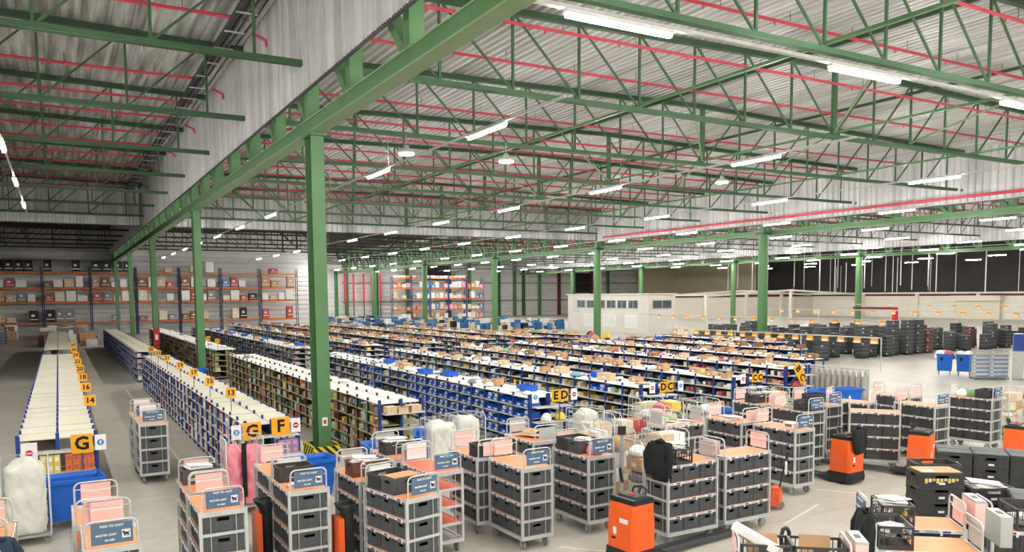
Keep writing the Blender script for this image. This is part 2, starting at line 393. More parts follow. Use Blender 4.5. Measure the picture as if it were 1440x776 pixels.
# valley girders, one per bay
def girder(X, y0, y1, label, m='green', w=.42, detail=True):
    t = thing('valley_girder', (X, y0, 0), 0, label, 'girder', 'valley girders'); L = y1-y0
    b = MB(); b.box(-w/2, w/2, 0, L, 9.5, 9.54, 'green_pale'); b.box(-w/2, w/2, 0, L, 9.86, 9.9, 'green_pale'); b.box(-w/2+.03, w/2-.03, 0, L, 9.54, 9.86, m)
    obj('bottom_chord', b, t)
    b = MB(); b.box(-.15, .15, 0, L, 13.05, 13.3, m); obj('top_chord', b, t)
    n = 6
    for k in range(n):
        y = .01+k*L/n
        b = MB(); b.box(-.17, .17, y-.04, y+.28, 9.9, 13.1, m); obj('strut', b, t)
        b = MB(); b.bar((0, y+.35, 9.9), (0, y+3.4, 13.1), .3, .22, m, up=(0, 1, 0)); obj('strut', b, t)
for X, nm in ((X1, 'beside the corrugated skirt'), (X2+.75, 'over the second column line'), (X3+.72, 'over the third column line')):
    for i in range(7):
        if i == 6 and X == X1: continue
        girder(X, YC[i]+.0, min(YC[i+1], 119.4 if X == X1 else 159.9), 'green valley girder span %s, %s from the camera end' % (nm, ORD[i]))

# trusses
def truss(x0, x1, label, m='green_truss', mt='green_dark', endx=(0, 0)):
    t = thing('roof_truss', ((x0+x1)/2, 0, 0), 0, label, 'truss', 'roof trusses'); c = (x0+x1)/2
    b = MB(); b.box(x0-c+endx[0], x1-c+endx[1], -.07, .07, 11.17, 11.33, m); b.box(x0-c+endx[0], x1-c+endx[1], -.13, .13, 11.17, 11.195, m); obj('bottom_chord', b, t)
    b = MB(); zt = lambda x: roofz(min(max(x, x0+.01), x1-.01))-.12
    b.bar((x0-c, 0, zt(x0)), (0, 0, zt(c)), .2, .2, mt); b.bar((0, 0, zt(c)), (x1-c, 0, zt(x1)), .2, .2, mt); obj('top_chord', b, t)
    b = MB(); p = 2.56; n = int((c-x0)/p)
    for s in (-1, 1):
        for k in range(n+1):
            x = s*k*p
            if k or s > 0: b.bar((x, 0, 11.2), (x, 0, zt(c+x)), .075 if k else .2, .075 if k else .16, m)
            if k < n: b.bar((s*(k+1)*p, 0, zt(c+s*(k+1)*p)), (x, 0, 11.28), .06, .06, m)
    obj('web', b, t)
    return t
TY = [14.65-7.75*2+7.75*k for k in range(22)]
PTF = {'side hall': Proto(truss(X1-44.5, X1, 'x', 'truss_shade_tone', 'truss_shade_tone', endx=(0, -.5))), 'wide hall': Proto(truss(X1, X2, 'x', 'truss_shade_tone', 'truss_shade_tone'))}
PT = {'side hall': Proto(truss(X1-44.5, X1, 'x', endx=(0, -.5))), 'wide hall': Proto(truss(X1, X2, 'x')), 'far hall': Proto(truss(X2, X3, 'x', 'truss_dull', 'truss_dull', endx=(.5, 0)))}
for hall, pt in PT.items():
    for i, y in enumerate(TY):
        if y > YB-1 or (hall == 'side hall' and y > 118): continue
        if hall == 'side hall': cx = X1-22.25
        elif hall == 'wide hall': cx = (X1+X2)/2
        else: cx = (X2+X3)/2
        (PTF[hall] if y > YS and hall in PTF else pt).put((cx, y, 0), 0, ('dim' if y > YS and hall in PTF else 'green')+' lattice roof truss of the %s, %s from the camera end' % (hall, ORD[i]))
# sway ties along the roof
def tie(name, p, q, w, label, m='green'):
    b = MB(); b.bar(p, q, w, w, m); return tag(obj(name, b), label, 'beam')
for i, x in enumerate((18.06, 28.3, 38.5)):
    tie('roof_tie', (x, 5.3, 11.42), (x, YS-.3, 11.42), .09, 'thin green tie beam along the wide hall roof, %s from the main columns' % ORD[i])
for i, x in enumerate((24.5, 33.4)):
    tie('roof_purlin', (x, -5, 13.6), (x, YS-.3, 13.6), .12, 'dark green beam tight under the wide hall roof deck, %s of two' % ORD[i], 'green_dark')
for i, k in enumerate(range(1, 8)):
    y0, y1 = TY[k], TY[k+1]
    b = MB(); b.bar((28.3, y0, 11.42), (33.4, y1, 11.42), .06, .06, 'green_pale'); b.bar((28.3, y1, 11.42), (20.6, y0, 11.42), .06, .06, 'green_pale')
    tag(obj('sway_brace', b), 'thin pale sway braces between two wide hall trusses, %s bay inward' % ORD[i], 'brace', 'sway braces')

# sprinkler pipes
def pipe(L):
    b = MB(); b.tube([(0, 0, 0), (L, 0, 0)], .055, 'red_pipe', 7)
    x = 1.4
    while x < L:
        b.tube([(x, 0, 0), (x, 0, -.16)], .022, 'red_pipe', 5); b.tube([(x+.7, 0, 0), (x+.7, 0, .38)], .012, 'steel_dark', 4); x += 3
    o = obj('sprinkler_pipe', b); o['category'] = 'pipe'; return o
pp = {}
for hall, x0, L in (('wide hall', 6.5, 43.2), ('side hall', -37.5, 43), ('far hall', 50.6, 41)):
    P = Proto(pipe(L)); n = 0
    for i, y in enumerate(TY):
        for dy, z in ((-.35, 13.28), (3.4, 13.32)):
            if y+dy > (YS if hall != 'far hall' else 130): continue
            n += 1
            P.put((x0, y+dy, z), 0, 'red sprinkler pipe under the %s roof, %s' % (hall, 'tight beside the %s truss' % ORD[i] if dy < 0 else 'midway past the %s truss' % ORD[i]), 'red sprinkler pipes')
b = MB(); b.tube([(0, 2, 0), (0, YS-2-.5, 0)], .09, 'red_pipe', 8); tag(obj('sprinkler_main', b, None, (49.35, 0, 10.7)), 'thick red sprinkler main along the second corrugated skirt', 'pipe')
b = MB()
for dx, r in ((0, .1), (.22, .07), (.4, .05)): b.tube([(dx, -5, dx*.2), (dx, YS-.6, dx*.2)], r, 'black_steel' if dx == 0 else 'steel_dark', 7)
y = -4
while y < YS-1: b.box(-.12, .5, y, y+.06, -.14, -.1, 'steel_pale'); y += 1.9
tag(obj('pipe_run', b, None, (5.0, 0, 13.2)), 'dark pipe and cable run in the side hall roof corner', 'pipe')
for i in range(9):
    b = MB(); b.tube([(-.3, 0, .1), (0, 0, 0), (.12, 0, -.06), (.16, 0, -.25)], .05, 'red_pipe', 6)
    tag(obj('pipe_elbow', b, None, (6.0, 3.5+7.617*i, 13.0)), 'short red pipe elbow on the corrugated skirt, %s inward' % ORD[i], 'pipe', 'red pipe elbows')

# ------------------------------------------------------------------ lights
def make_light(axis, L=2.35):
    t = thing('tube_light', (0, 0, 0)); d = (.05, L/2) if axis == 'y' else (L/2, .05)
    b = MB(); b.box(-d[0]-.03, d[0]+.03, -d[1]-.02, d[1]+.02, .03, .1, 'white'); obj('housing', b, t)
    b = MB(); b.box(-d[0], d[0], -d[1], d[1], -.04, .03, 'tube_on'); obj('diffuser', b, t)
    t['category'] = 'light'; return t
PL = Proto(make_light('y')); LX = [11.65, 23.2, 34.4, 45.6, 56.8, 68.4, 80.0, 90.5]
for i, x in enumerate(LX):
    y = 21.85-9.5*2; n = 0
    while y < 155:
        if y > 15 and not (x < 33 and y > 116):
            n += 1
            if n <= 16: PL.put((x, y, 9.8), 0, 'white tube light on rail %s from the main columns, %s along from the camera end' % (ORD[i], ORD[n-1]), 'tube lights on the long rails')
        y += 9.5 if x < 60 else 11
    b = MB(); b.box(-.035, .035, 17.5, (115 if x < 33 else 150), .1, .16, 'cable')
    yy = TY[4]
    while yy < (108 if x < 33 else 148): b.box(-.008, .008, yy-.008, yy+.008, .16, 1.37, 'cable'); yy += 7.75
    tag(obj('light_rail', b, None, (x, 0, 9.8)), 'thin white light rail, %s along from the main columns' % ORD[i], 'rail')
for n, y in enumerate((-6.5, 3, 12.4, 21.8, 31.1, 40.5, 50)):
    PL.put((-1.35, y, 9.8), 0, 'white tube light in the side hall, %s from the camera end' % ORD[n], 'tube lights of the side hall')
for n, y in enumerate((-6.5, 3, 12.4, 21.8, 31.1)):  # row added out of view to brighten the side hall
    PL.put((-14, y, 9.8), 0, 'added unseen tube light deep in the side hall, %s from the camera end' % ORD[n], 'tube lights of the side hall')
for i, x in enumerate((101.5, 113.5, 126)):
    for n in range(9): PL.put((x, 31+10.5*n, 9.8), 0, 'white tube light beyond the third column line, rail %s, %s along' % (ORD[i], ORD[n]), 'tube lights beyond the third column line')
b = MB(); b.box(-.035, .035, YF+1, 60, .1, .16, 'cable'); tag(obj('light_rail', b, None, (-1.35, 0, 9.8)), 'thin white light rail in the side hall roof', 'rail')
PX = Proto(make_light('x', 2.45))
for n, x in enumerate((-5.6, 9.45, 16.6, 23.5, 30.5, 37.5)):
    PX.put((x, 12.3, 9.85), 0, 'long white tube light on the crosswise rail, %s' % ('in the side hall' if n == 0 else ORD[n-1]+' from the thick column'), 'tube lights of the crosswise rail')
for m_, yy in enumerate((3., -6.)):
    for n, x in enumerate((2.5, 9.45, 16.6, 23.5, 30.5, 37.5)):
        PX.put((x, yy, 9.85), 0, 'long white tube light on the %s crosswise rail over the cart lane, %s along' % (('second', 'third')[m_], ORD[n]), 'tube lights of the crosswise rail')
b = MB(); b.box(7.3, 50, -.06, .06, .1, .17, 'cable'); tag(obj('light_rail', b, None, (0, 12.3, 9.85)), 'white light rail crossing the hall near the camera', 'rail')
def round_lamp():
    t = thing('round_lamp', (0, 0, 0)); t['category'] = 'light'
    b = MB(); b.loft([(0, 0, 0, .34, .34, 2), (.12, 0, 0, .3, .3, 2), (.2, 0, 0, .12, .12, 2), (.32, 0, 0, .1, .1, 2)], 'steel_pale'); b.tube([(0, 0, .32), (0, 0, .75)], .02, 'steel', 5); obj('lamp_body', b, t)
    b = MB(); b.cyl((0, 0, -.02), .3, .04, 'lamp_on', n=16); obj('lens', b, t)
    return t
PR = Proto(round_lamp())
for n, (x, y, z) in enumerate([(12.2, 29.6, 10.4), (16.6, 29.4, 10.4), (29.4, 29.9, 10.4)]):
    PR.put((x, y, z), 0, 'round white lamp hung under the wide hall trusses, %s from the thick column' % ORD[n], 'round hung lamps')
for i, x in enumerate((9.2, 14.6, 17.3, 20.8)):
    pass
# hanging cords near the far side
for i in range(46):
    R = random.Random(i); x = 96+R.random()*40; y = 28+R.random()*80
    b = MB(); b.tube([(0, 0, 0), (0, 0, R.choice([5.5, 6.5, 7.5]))], .05 if i % 3 else .09, 'cable', 4)
    z0 = 4.4+R.random()*1.5
    tag(obj('hanging_cable', b, None, (x, y, z0)), 'thin pale cable hanging in front of the dark upper wall', 'cable', 'cables hanging before the dark upper wall')

# ------------------------------------------------------------------ shelving rows
SZ = 1.75
def section(styl, L, w, side_only=False):
    """shelving section: local y 0..L, x 0..w"""
    up, edge, top, back = styl
    t = thing('shelving_unit', (0, 0, 0)); t['category'] = 'shelving'
    nb = max(1, round(L/.95)); p = L/nb
    for k in range(nb+1):
        b = MB(); y = min(max(k*p, .025), L-.025)
        for x in (.02, w/2, w-.02): b.box(x-.025, x+.025, y-.025, y+.025, 0, SZ+.09, up)
        obj('upright', b, t)
    for k in range(5):
        z = .12+k*.325; b = MB()
        b.box(.03, w-.03, 0, L, z, z+.02, edge); b.box(.0, .03, 0.002, L-.002, z-.015, z+.03, edge); b.box(w-.03, w, 0.002, L-.002, z-.015, z+.03, edge)
        obj('shelf', b, t)
    b = MB(); b.box(w/2-.01, w/2+.01, .01, L-.01, .1, SZ-.04, back)
    obj('back_panel', b, t)
    for k in range(nb):
        for s in range(2):
            b = MB(); x0, x1 = (0, w/2-.03) if s == 0 else (w/2+.03, w)
            zz = SZ-.02+((k*7+s*3) % 3)*.006
            b.box(x0-.01, x1+.01, k*p+.02, (k+1)*p-.025, zz, zz+.022, top); obj('cover_board', b, t)
    return t
STY = {'blue': ('blue_steel', 'shelf_edge', 'board_cream', 'blue_dark'), 'dark': ('black_steel', 'shelf_edge_y', 'board_white', 'black_steel'),
       'bluew': ('blue_steel', 'shelf_edge', 'board_white', 'blue_dark')}
# (x, width, style, near block y range, far block y range, words)
ROWS = [
 (-.9, 1.5, 'blue', (19.9, 52.2), (55, 86), 'cream-topped row under the lone G sign'),
 (3.72, 1.25, 'blue', (19.4, 45.9), (49.6, 87.8), 'row ending in the G and F signs'),
 (7.75, 1.3, 'dark', (21.2, 43.9), (48.6, 86.8), 'black framed row behind the thick green column'),
 (12.0, 1.3, 'bluew', (20., 42.7), (47, 89), 'row ending in the E and D signs'),
 (16.35, 1.3, 'bluew', (20.2, 42.9), (47, 93), 'row ending in the D and C signs'),
 (20.5, 1.3, 'bluew', (20.2, 42.9), (47, 97), 'row behind the D and C signs'),
 (25.2, 1.3, 'bluew', (22.0, 44.8), (48.5, 91), 'row ending in the tilted yellow sign'),
 (29.5, 1.3, 'bluew', (24.6, 43.6), (49, 76), 'row just before the grey bag rail'),
 (34., 1.3, 'bluew', (29.2, 44.4), (50, 62), 'second row from the big crate stacks'),
 (38.4, 1.3, 'bluew', (34.3, 45.7), (52, 52), 'last row before the big crate stacks'),
]
def far_section(styl, L, w):
    up, edge, top, back = styl; b = MB(); nb = 4; p = L/nb
    for k in range(nb+1):
        y = min(max(k*p, .025), L-.025)
        for x in (.02, w-.02): b.box(x-.02, x+.02, y-.022, y+.022, 0, SZ+.06, up)
    for k in range(5):
        z = .12+k*.325; b.box(0, w, 0.002, L-.002, z, z+.03, edge)
    b.box(w/2-.01, w/2+.01, .01, L-.01, .1, SZ-.04, back)
    for k in range(nb):
        for x0, x1 in ((0, w/2-.03), (w/2+.03, w)): b.box(x0-.01, x1+.01, k*p+.02, (k+1)*p-.025, SZ-.02, SZ, top)
    o = obj('shelving_unit', b); o['category'] = 'shelving'; return o
SHORT = ['lone G row', 'G and F row', 'black framed row', 'E and D row', 'D and C row', 'double C row', 'tilted sign row',
         'row before the grey bags', 'second row from the crate stacks', 'last row before the crate stacks']
PS = {}; UNITS = []
for ri, (x, w, st, near, far, nm) in enumerate(ROWS):
    key = (st, w)
    if key not in PS: PS[key] = (Proto(section(STY[st], 3.8, w)), Proto(far_section(STY[st], 3.8, w)))
    for blk, (rng, txt) in enumerate(((near, 'from the aisle end of the'), (far, 'past the cross aisle,'))):
        k = 0; y = rng[0]
        while y+3.8 <= rng[1]+.4:
            PS[key][blk].put((x, y, 0), 0, '%s shelving unit, %s %s %s' % ('black' if st == 'dark' else 'blue', ORD[k], txt, SHORT[ri]), 'shelving units of the %s' % SHORT[ri])
            UNITS.append((ri, blk, x, y, k)); k += 1; y += 3.8

# goods on the shelves ------------------------------------------------
LV = ['bottom', 'second', 'third', 'fourth', 'uppermost']
PALW = {0: ['white', 'pink', 'tan', 'grey', 'yellow', 'red', 'green'], 1: ['white', 'white', 'white', 'white', 'pink', 'grey', 'cream', 'cream', 'black', 'tan', 'red'],
        2: ['brown', 'brown', 'tan', 'red', 'yellow', 'purple', 'teal', 'black', 'cream', 'black', 'orange', 'green'],
        3: ['white', 'white', 'cream', 'tan', 'grey', 'blue', 'black'], 4: ['cream', 'white', 'white', 'yellow', 'green', 'tan', 'brown', 'grey', 'black'],
        5: ['white', 'cream', 'brown', 'red', 'tan', 'grey', 'white', 'black'], 6: ['red', 'cream', 'cream', 'white', 'tan', 'pink', 'black'],
        7: ['cream', 'white', 'tan', 'pink', 'brown', 'blue'], 8: ['cream', 'white', 'tan', 'pink', 'brown'], 9: ['cream', 'white', 'tan', 'brown', 'pink']}
R = random.Random(3)
GOODS = []  # (dist, x, y, z, dx, dy, dz, colour, label, kind)
BINS = []
for ri, blk, x, y0, k in UNITS:
    w = ROWS[ri][1]
    for bay in range(4):
        for lv in range(5):
            z = .12+lv*.325+.021
            yy = y0+bay*.95+.05; end = y0+(bay+1)*.95-.05
            bins = (ri == 3 and blk == 0 and lv >= 1 and y0+bay*.95 < 29.5) or (ri == 3 and blk == 0 and R.random() < .12) or (ri == 4 and R.random() < .05)
            if bins:
                for q in range(2):
                    BINS.append((math.hypot(x, yy), x+.04, yy+.42*q, z, R.random() < .7, 'small blue open bin on the %s shelf of the %s' % (LV[lv], SHORT[ri]), R.choice(PALW[ri])))
                continue
            if blk and R.random() < .15: continue
            while yy < end-.08:
                d = R.uniform(.1, .3 if ri < 3 else .22) if not blk else R.uniform(.14, .32)
                d = min(d, end-yy); h = R.uniform(.12, .27) if ri < 3 else R.uniform(.06, .2); c = R.choice(PALW[ri]) if R.random() < .72 else R.choice(['white', 'cream', 'tan', 'grey', 'black'])
                dep = R.uniform(.18, .34); dx = R.uniform(.02, .06 if ri < 3 else .2)
                if R.random() > (.12 if ri < 2 else .2):
                    GOODS.append((math.hypot(x, yy)+blk*100, x+dx, yy, z, dep, d*.92, h, c, 'on the %s shelf of the %s' % (LV[lv], SHORT[ri]), ri))
                yy += d+.01
BOXM = {}
def boxmesh(c, v):
    """packet with a slightly tapered lid strip, unit size"""
    if (c, v) not in BOXM:
        b = MB(); m = 'p_'+c
        if v == 0: b.box(0, 1, 0, 1, 0, 1, m); b.box(-.012, 1.0, .3, .7, .2, .75, 'label_white' if c not in ('white', 'cream') else 'p_grey')
        elif v == 1: b.prism([(0, .06), (.06, 0), (.94, 0), (1, .06), (1, .94), (.94, 1), (.06, 1), (0, .94)], 0, .8, m); b.box(.12, .88, .12, .88, .8, 1, 'white')
        else: b.loft([(0, .5, .5, .46, .46, 5), (.3, .5, .5, .5, .5, 4), (.8, .5, .5, .46, .46, 3), (1, .5, .5, .1, .45, 2)], m, 12, .04, 3, 2)
        BOXM[(c, v)] = b.mesh('product_packet')
    return BOXM[(c, v)]
GOODS.sort(key=lambda g: g[0])
SHAPE = ['boxed packet', 'tub with a white lid', 'soft bag']
for i, g in enumerate(GOODS[:300]):
    v = R.choice((0, 0, 0, 1, 2)); lab = '%s %s %s' % ('dark' if g[7] == 'black' else g[7], SHAPE[v], g[8])
    o = link('product_packet', boxmesh(g[7], v)); o.location = g[1:4]; o.scale = g[4:7]
    tag(o, lab, 'packet', lab.replace(' on the', 's on the'))
b = MB()
for g in GOODS[300:]:
    b.box(g[1], g[1]+g[4], g[2], g[2]+g[5], g[3], g[3]+g[6], 'p_'+g[7])
tag(obj('shelf_goods', b), 'mixed small packets filling the farther shelves of every row', 'goods', kind='stuff')
BM = {}
def binmesh(full, c):
    if (full, c) not in BM:
        b = MB(); m = 'bin_blue'; w, l, h = .40, .40, .19
        b.box(0, w, 0, l, 0, .012, m); b.box(w-.012, w, 0, l, 0, h, m); b.box(0, w, 0, .012, 0, h, m); b.box(0, w, l-.012, l, 0, h, m)
        b.box(-.0, .012, 0, l, 0, h*.6, m); b.box(-.02, .0, 0, l, h*.52, h*.62, m); b.box(-.006, 0, l*.3, l*.7, h*.15, h*.42, 'label_white')
        if full: b.box(.04, .3, .05, .2, .013, .14, 'p_'+c); b.box(.06, .34, .21, .36, .013, .2, 'p_white')
        BM[(full, c)] = b.mesh('storage_bin')
    return BM[(full, c)]
BINS.sort(key=lambda g: g[0])
for g in BINS[:300]:
    o = link('storage_bin', binmesh(g[4], g[6])); o.location = g[1:4]; tag(o, g[5], 'bin', g[5].replace(' bin', ' bins'))

# things lying on top of the rows -------------------------------------------------
CB = {}
def carton(m, v):
    if (m, v) not in CB:
        b = MB()
        if v == 0: b.box(0, 1, 0, 1, 0, 1, m); b.box(.46, .54, -.004, 1.004, .5, 1.006, 'cardboard_pale'); b.box(-.006, 0, .3, .6, .3, .6, 'paper_white')
        else:
            b.box(0, 1, 0, 1, 0, .04, m)
            for a in ((0, .03, 0, 1), (.97, 1, 0, 1), (.03, .97, 0, .04), (.03, .97, .96, 1)): b.box(*a, .04, .85, m)
            b.add([(0, 0, .85), (1, 0, .85), (1.02, -.25, 1.02), (-.02, -.25, 1.02)], [(0, 1, 2, 3)], m); b.add([(1, 0, .85), (1, 1, .85), (1.28, 1, 1.0), (1.28, 0, 1.0)], [(0, 1, 2, 3)], m)
        CB[(m, v)] = b.mesh('cardboard_box')
    return CB[(m, v)]
TOPS = {2: (.25, .5, .12), 3: (.4, 2.6, .5), 4: (2.2, 4, .6), 5: (3.2, 4, .2), 6: (3.4, 4.2, .15), 7: (3.2, 4.2, .1), 8: (3.2, 4.2, .1), 9: (3, 4, .1)}
CANDS = []; BAGS = []; BTUB = []
for ri, blk, x, y0, k in UNITS:
    if ri not in TOPS: continue
    nb, ns, nt = TOPS[ri]
    if blk: nb *= 1.4; ns *= 1.3
    if ri == 3 and blk == 0: pass
    used = []
    def spot(d, e):
        for _ in range(12):
            px = R.uniform(.03, 1.25-d); py = R.uniform(.02, 3.75-e)
            if all(px+d < a or px > c or py+e < b_ or py > d_ for a, b_, c, d_ in used):
                used.append((px, py, px+d, py+e)); return px, py
        return None
    for _ in range(int(nb+R.random())):
        d, e, h = R.uniform(.22, .48), R.uniform(.26, .9 if R.random() < .2 else .5), R.uniform(.09, .28); s = spot(d, e)
        if s: CANDS.append((math.hypot(x, y0+s[1]), x+s[0], y0+s[1], SZ+.02, d, e, h, R.choice(['cardboard', 'cardboard', 'cardboard_pale', 'cardboard_dark']), int(R.random() < .25), ri, blk, k))
    for _ in range(int(ns+R.random())):
        d, e = R.uniform(.2, .45), R.uniform(.22, .5); s = spot(d, e)
        if s: BAGS.append((math.hypot(x, y0+s[1]), x+s[0]+d/2, y0+s[1]+e/2, SZ+.02, d, e, R.uniform(.05, .17), R.choice(['white', 'white', 'white', 'white', 'cream', 'cream', 'pink', 'tan', 'tan', 'grey', 'yellow', 'red', 'green', 'teal'] if ri > 3 else ['white', 'white', 'white', 'grey']), ri, blk, k))
    for _ in range(int(nt+R.random())):
        s = spot(.42, .62)
        if s: BTUB.append((x+s[0], y0+s[1], SZ+.02, ri, blk, k))
PLACE = lambda ri, blk, k: ('on top of the %s' % SHORT[ri]) + (' past the cross aisle' if blk and len(SHORT[ri].split()) < 5 else ', far part' if blk else '')
CANDS.sort(key=lambda c: c[0])
W_ = {'cardboard': 'brown', 'cardboard_pale': 'pale brown', 'cardboard_dark': 'dark brown'}
REST = MB()
for c in CANDS[250:]: REST.box(c[1], c[1]+c[4], c[2], c[2]+c[5], c[3], c[3]+c[6], c[7])
for c in CANDS[:250]:
    o = link('cardboard_box', carton(c[7], c[8])); o.location = c[1:4]; o.scale = c[4:7]
    lab = '%s %s box %s' % (W_[c[7]], 'open' if c[8] else 'closed', PLACE(c[9], c[10], c[11])); tag(o, lab, 'box', lab.replace(' box ', ' boxes '))
BG = {}
def bagmesh(c, seed):
    if (c, seed) not in BG:
        b = MB(); b.loft([(0, 0, 0, .44, .44, 3), (.25, 0, 0, .5, .5, 2.5), (.6, .02, 0, .46, .44, 2.2), (.9, .05, .03, .3, .28, 2), (1.0, .05, .05, .1, .1, 2)], 'p_'+c, 14, .16, 3, seed)
        BG[(c, seed)] = b.mesh('plastic_parcel')
    return BG[(c, seed)]
BAGS.sort(key=lambda c: c[0])
for i, c in enumerate(BAGS[:200]):
    o = link('soft_parcel', bagmesh(c[7], i % 3)); o.location = c[1:4]; o.scale = c[4:7]
    lab = 'soft %s parcel lying %s' % (c[7], PLACE(c[8], c[9], c[10])); tag(o, lab, 'parcel', lab.replace(' parcel', ' parcels'))
for c in BAGS[200:]:
    REST.loft([(c[3], c[1], c[2], c[4]*.45, c[5]*.45, 3), (c[3]+c[6]*.5, c[1], c[2], c[4]*.5, c[5]*.5, 2.5), (c[3]+c[6], c[1], c[2], c[4]*.2, c[5]*.2, 2)], 'p_'+c[7], 8)
if REST.v: tag(obj('stored_parcels', REST), 'crowded boxes and parcels on top of the farther shelving rows', 'goods', kind='stuff')
b = MB(); m = 'bin_blue'
b.prism([(0, 0), (.42, 0), (.42, .6), (0, .6)], 0, .02, m)
for a in ((0, .015, 0, .6), (.405, .42, 0, .6), (.015, .405, 0, .015), (.015, .405, .585, .6)): b.box(*a, .02, .16, m)
b.box(-.015, .435, -.015, .0, .13, .17, m); b.box(-.015, .435, .6, .615, .13, .17, m)
btm = b.mesh('blue_tray')
for x, y, z, ri, blk, k in BTUB:
    o = link('blue_tray', btm); o.location = (x, y, z); lab = 'shallow blue plastic tray %s' % PLACE(ri, blk, k); tag(o, lab, 'tray', lab.replace(' tray', ' trays'))

# aisle signs ------------------------------------------------------------------------
def no_entry(b, x, y, z, r=.07):
    b.cyl((x, y-.004, z), r, .008, 'sign_red', 'y', 16); b.box(x-r*.65, x+r*.65, y-.012, y-.006, z-r*.18, z+r*.18, 'white')
def up_arrow(b, x, y, z, r=.07):
    b.cyl((x, y-.004, z), r, .008, 'sign_round_blue', 'y', 16); b.box(x-r*.14, x+r*.14, y-.012, y-.006, z-r*.6, z+r*.2, 'white')
    b.prism([(x-r*.45, z+r*.1), (x+r*.45, z+r*.1), (x, z+r*.65)], y-.012, y-.006, 'white', 'y')
def aisle_sign(x, y, z, letters, label, side, sw=.5, w=None, h=.42, tilt=0):
    t = thing('aisle_sign', (x, y, z), 0, label, 'sign')
    t.rotation_euler = (0, tilt, 0); w = w or h
    for i, ch in enumerate(letters):
        cx = (i-(len(letters)-1)/2)*(w+.02)
        b = MB(); b.box(cx-w/2, cx+w/2, 0, .02, -h/2, h/2, 'yellow_sign'); o = obj('plate', b, t)
        if ch.strip(): put_text(ch, h*.95, 'black', o, (cx, -.006, -.0), bold=.012)
    for s, kind in side:
        b = MB(); b.box(s-.11, s+.11, 0, .02, -.17, .17, 'white')
        (no_entry if kind == 'no' else up_arrow)(b, s, 0, 0, .07)
        obj('direction_plate', b, t)
    b = MB(); b.tube([(0, .04, -h/2-.55), (0, .04, h/2)], .014, 'blue_steel', 6); obj('bracket', b, t)
    return t
aisle_sign(.31, 19.5, 1.64, 'G', 'yellow square sign with black G over the blue tub', [(.36, 'up')], h=.42)
aisle_sign(3.82, 19.0, 1.66, 'G', 'yellow square sign with black G above the pink bags', [(-.36, 'up')], h=.42)
aisle_sign(4.48, 19.0, 1.72, 'F', 'yellow square sign with black F beside the thick column', [(.36, 'no')], h=.42)
t = thing('direction_sign', (-.68, 19.5, 1.55), 0, 'small white plate with red no-entry disc above the white sack', 'sign')
b = MB(); b.box(-.15, .15, 0, .02, -.2, .2, 'white'); no_entry(b, 0, 0, -.02); obj('plate', b, t); b = MB(); b.tube([(0, .04, -.5), (0, .04, .2)], .012, 'steel', 6); obj('bracket', b, t)
aisle_sign(12.75, 19.45, 1.84, 'ED', 'pair of yellow sign plates with black E and D', [(-.85, 'up'), (.5, 'no')], h=.36, w=.28)
aisle_sign(17.1, 19.75, 1.78, 'DC', 'pair of yellow sign plates with black D and C', [(-.6, 'no'), (.6, 'up')], h=.34, w=.27)
aisle_sign(21.35, 19.85, 1.82, 'CC', 'pair of yellow sign plates with black C letters', [(-.7, 'no')], h=.3, w=.24)
aisle_sign(25.5, 21.5, 1.62, 'BC', 'tilted yellow sign plates hung on a blue post', [], h=.4, w=.4, tilt=.95)
def num_sign(n, x, y, lab):
    t = thing('number_sign', (x, y, SZ), 0, lab, 'sign')
    b = MB(); b.tube([(0, 0, -.02), (0, 0, .62)], .01, 'steel_dark', 5); obj('stick', b, t)
    b = MB(); b.box(-.13, .13, -.02, -.008, .38, .64, 'yellow_sign'); p = obj('plate', b, t)
    put_text(str(n), .2, 'black', p, (0, -.024, .51), bold=.006)
for i, y in enumerate((22.3, 25.7, 29.1, 32.6, 36.6, 40.7, 45.4, 49.6)):
    num_sign((14, 16, 18, 20, 22, 24, 26, 28)[i], .58, y, 'small yellow number plate on a stick, %s along the lone G row' % ORD[i])
for i, y in enumerate((22.0, 25.4, 28.7, 32.1, 36.3, 39.8, 43)):
    num_sign((13, 15, 17, 19, 21, 23, 25)[i], 3.9, y, 'small yellow number plate on a stick, %s along the G and F row' % ORD[i])
for i, y in enumerate((47.6, 51.0, 54.4)):
    num_sign((12, 14, 16)[i], 8.0, y+1.2, 'small yellow number plate on a stick before the far black framed row, %s' % ORD[i])

# end displays of the first rows
def stack_goods(name, x, y, z, nx, nz, d, m, m2, label, cat):
    for i in range(nx):
        for k in range(nz):
            b = MB(); b.box(0, d[0]-.008, 0, d[1], 0, d[2]-.006, m); b.box(.2*d[0], .75*d[0], -.004, 0, .25*d[2], .7*d[2], m2)
            tag(obj(name, b, None, (x+i*d[0], y, z+k*d[2])), label, cat, label.replace('carton', 'cartons'))
def end_frame(x, y, w, label, m='blue_steel'):
    t = thing('display_shelf', (x, y, 0), 0, label, 'frame')
    for q in (0, w/2, w):
        b = MB(); b.box(q-.035, q+.035, -.07, -.01, 0, SZ+.12, m); obj('upright', b, t)
    for z in (.15, .6, 1.05, 1.5):
        b = MB(); b.box(.04, w-.04, -.38, -.02, z-.03, z, 'shelf_edge'); obj('shelf', b, t)
end_frame(-.9, 19.9, 1.5, 'blue end frame with display shelves at the lone G row')
stack_goods('drink_carton', -.5, 19.55, 1.05, 3, 2, (.13, .25, .2), 'p_yellow', 'p_white', 'small yellow carton stacked on the lone G row end shelf', 'carton')
stack_goods('snack_carton', -.02, 19.55, 1.05, 4, 2, (.14, .25, .2), 'p_orange', 'p_red', 'small orange carton stacked under the G sign', 'carton')
stack_goods('drink_carton', -.8, 19.55, .6, 4, 2, (.14, .25, .18), 'p_green', 'p_white', 'small green carton stacked on the lone G row end shelf', 'carton')
end_frame(3.72, 19.35, 1.25, 'blue end frame with display shelves at the G and F row')
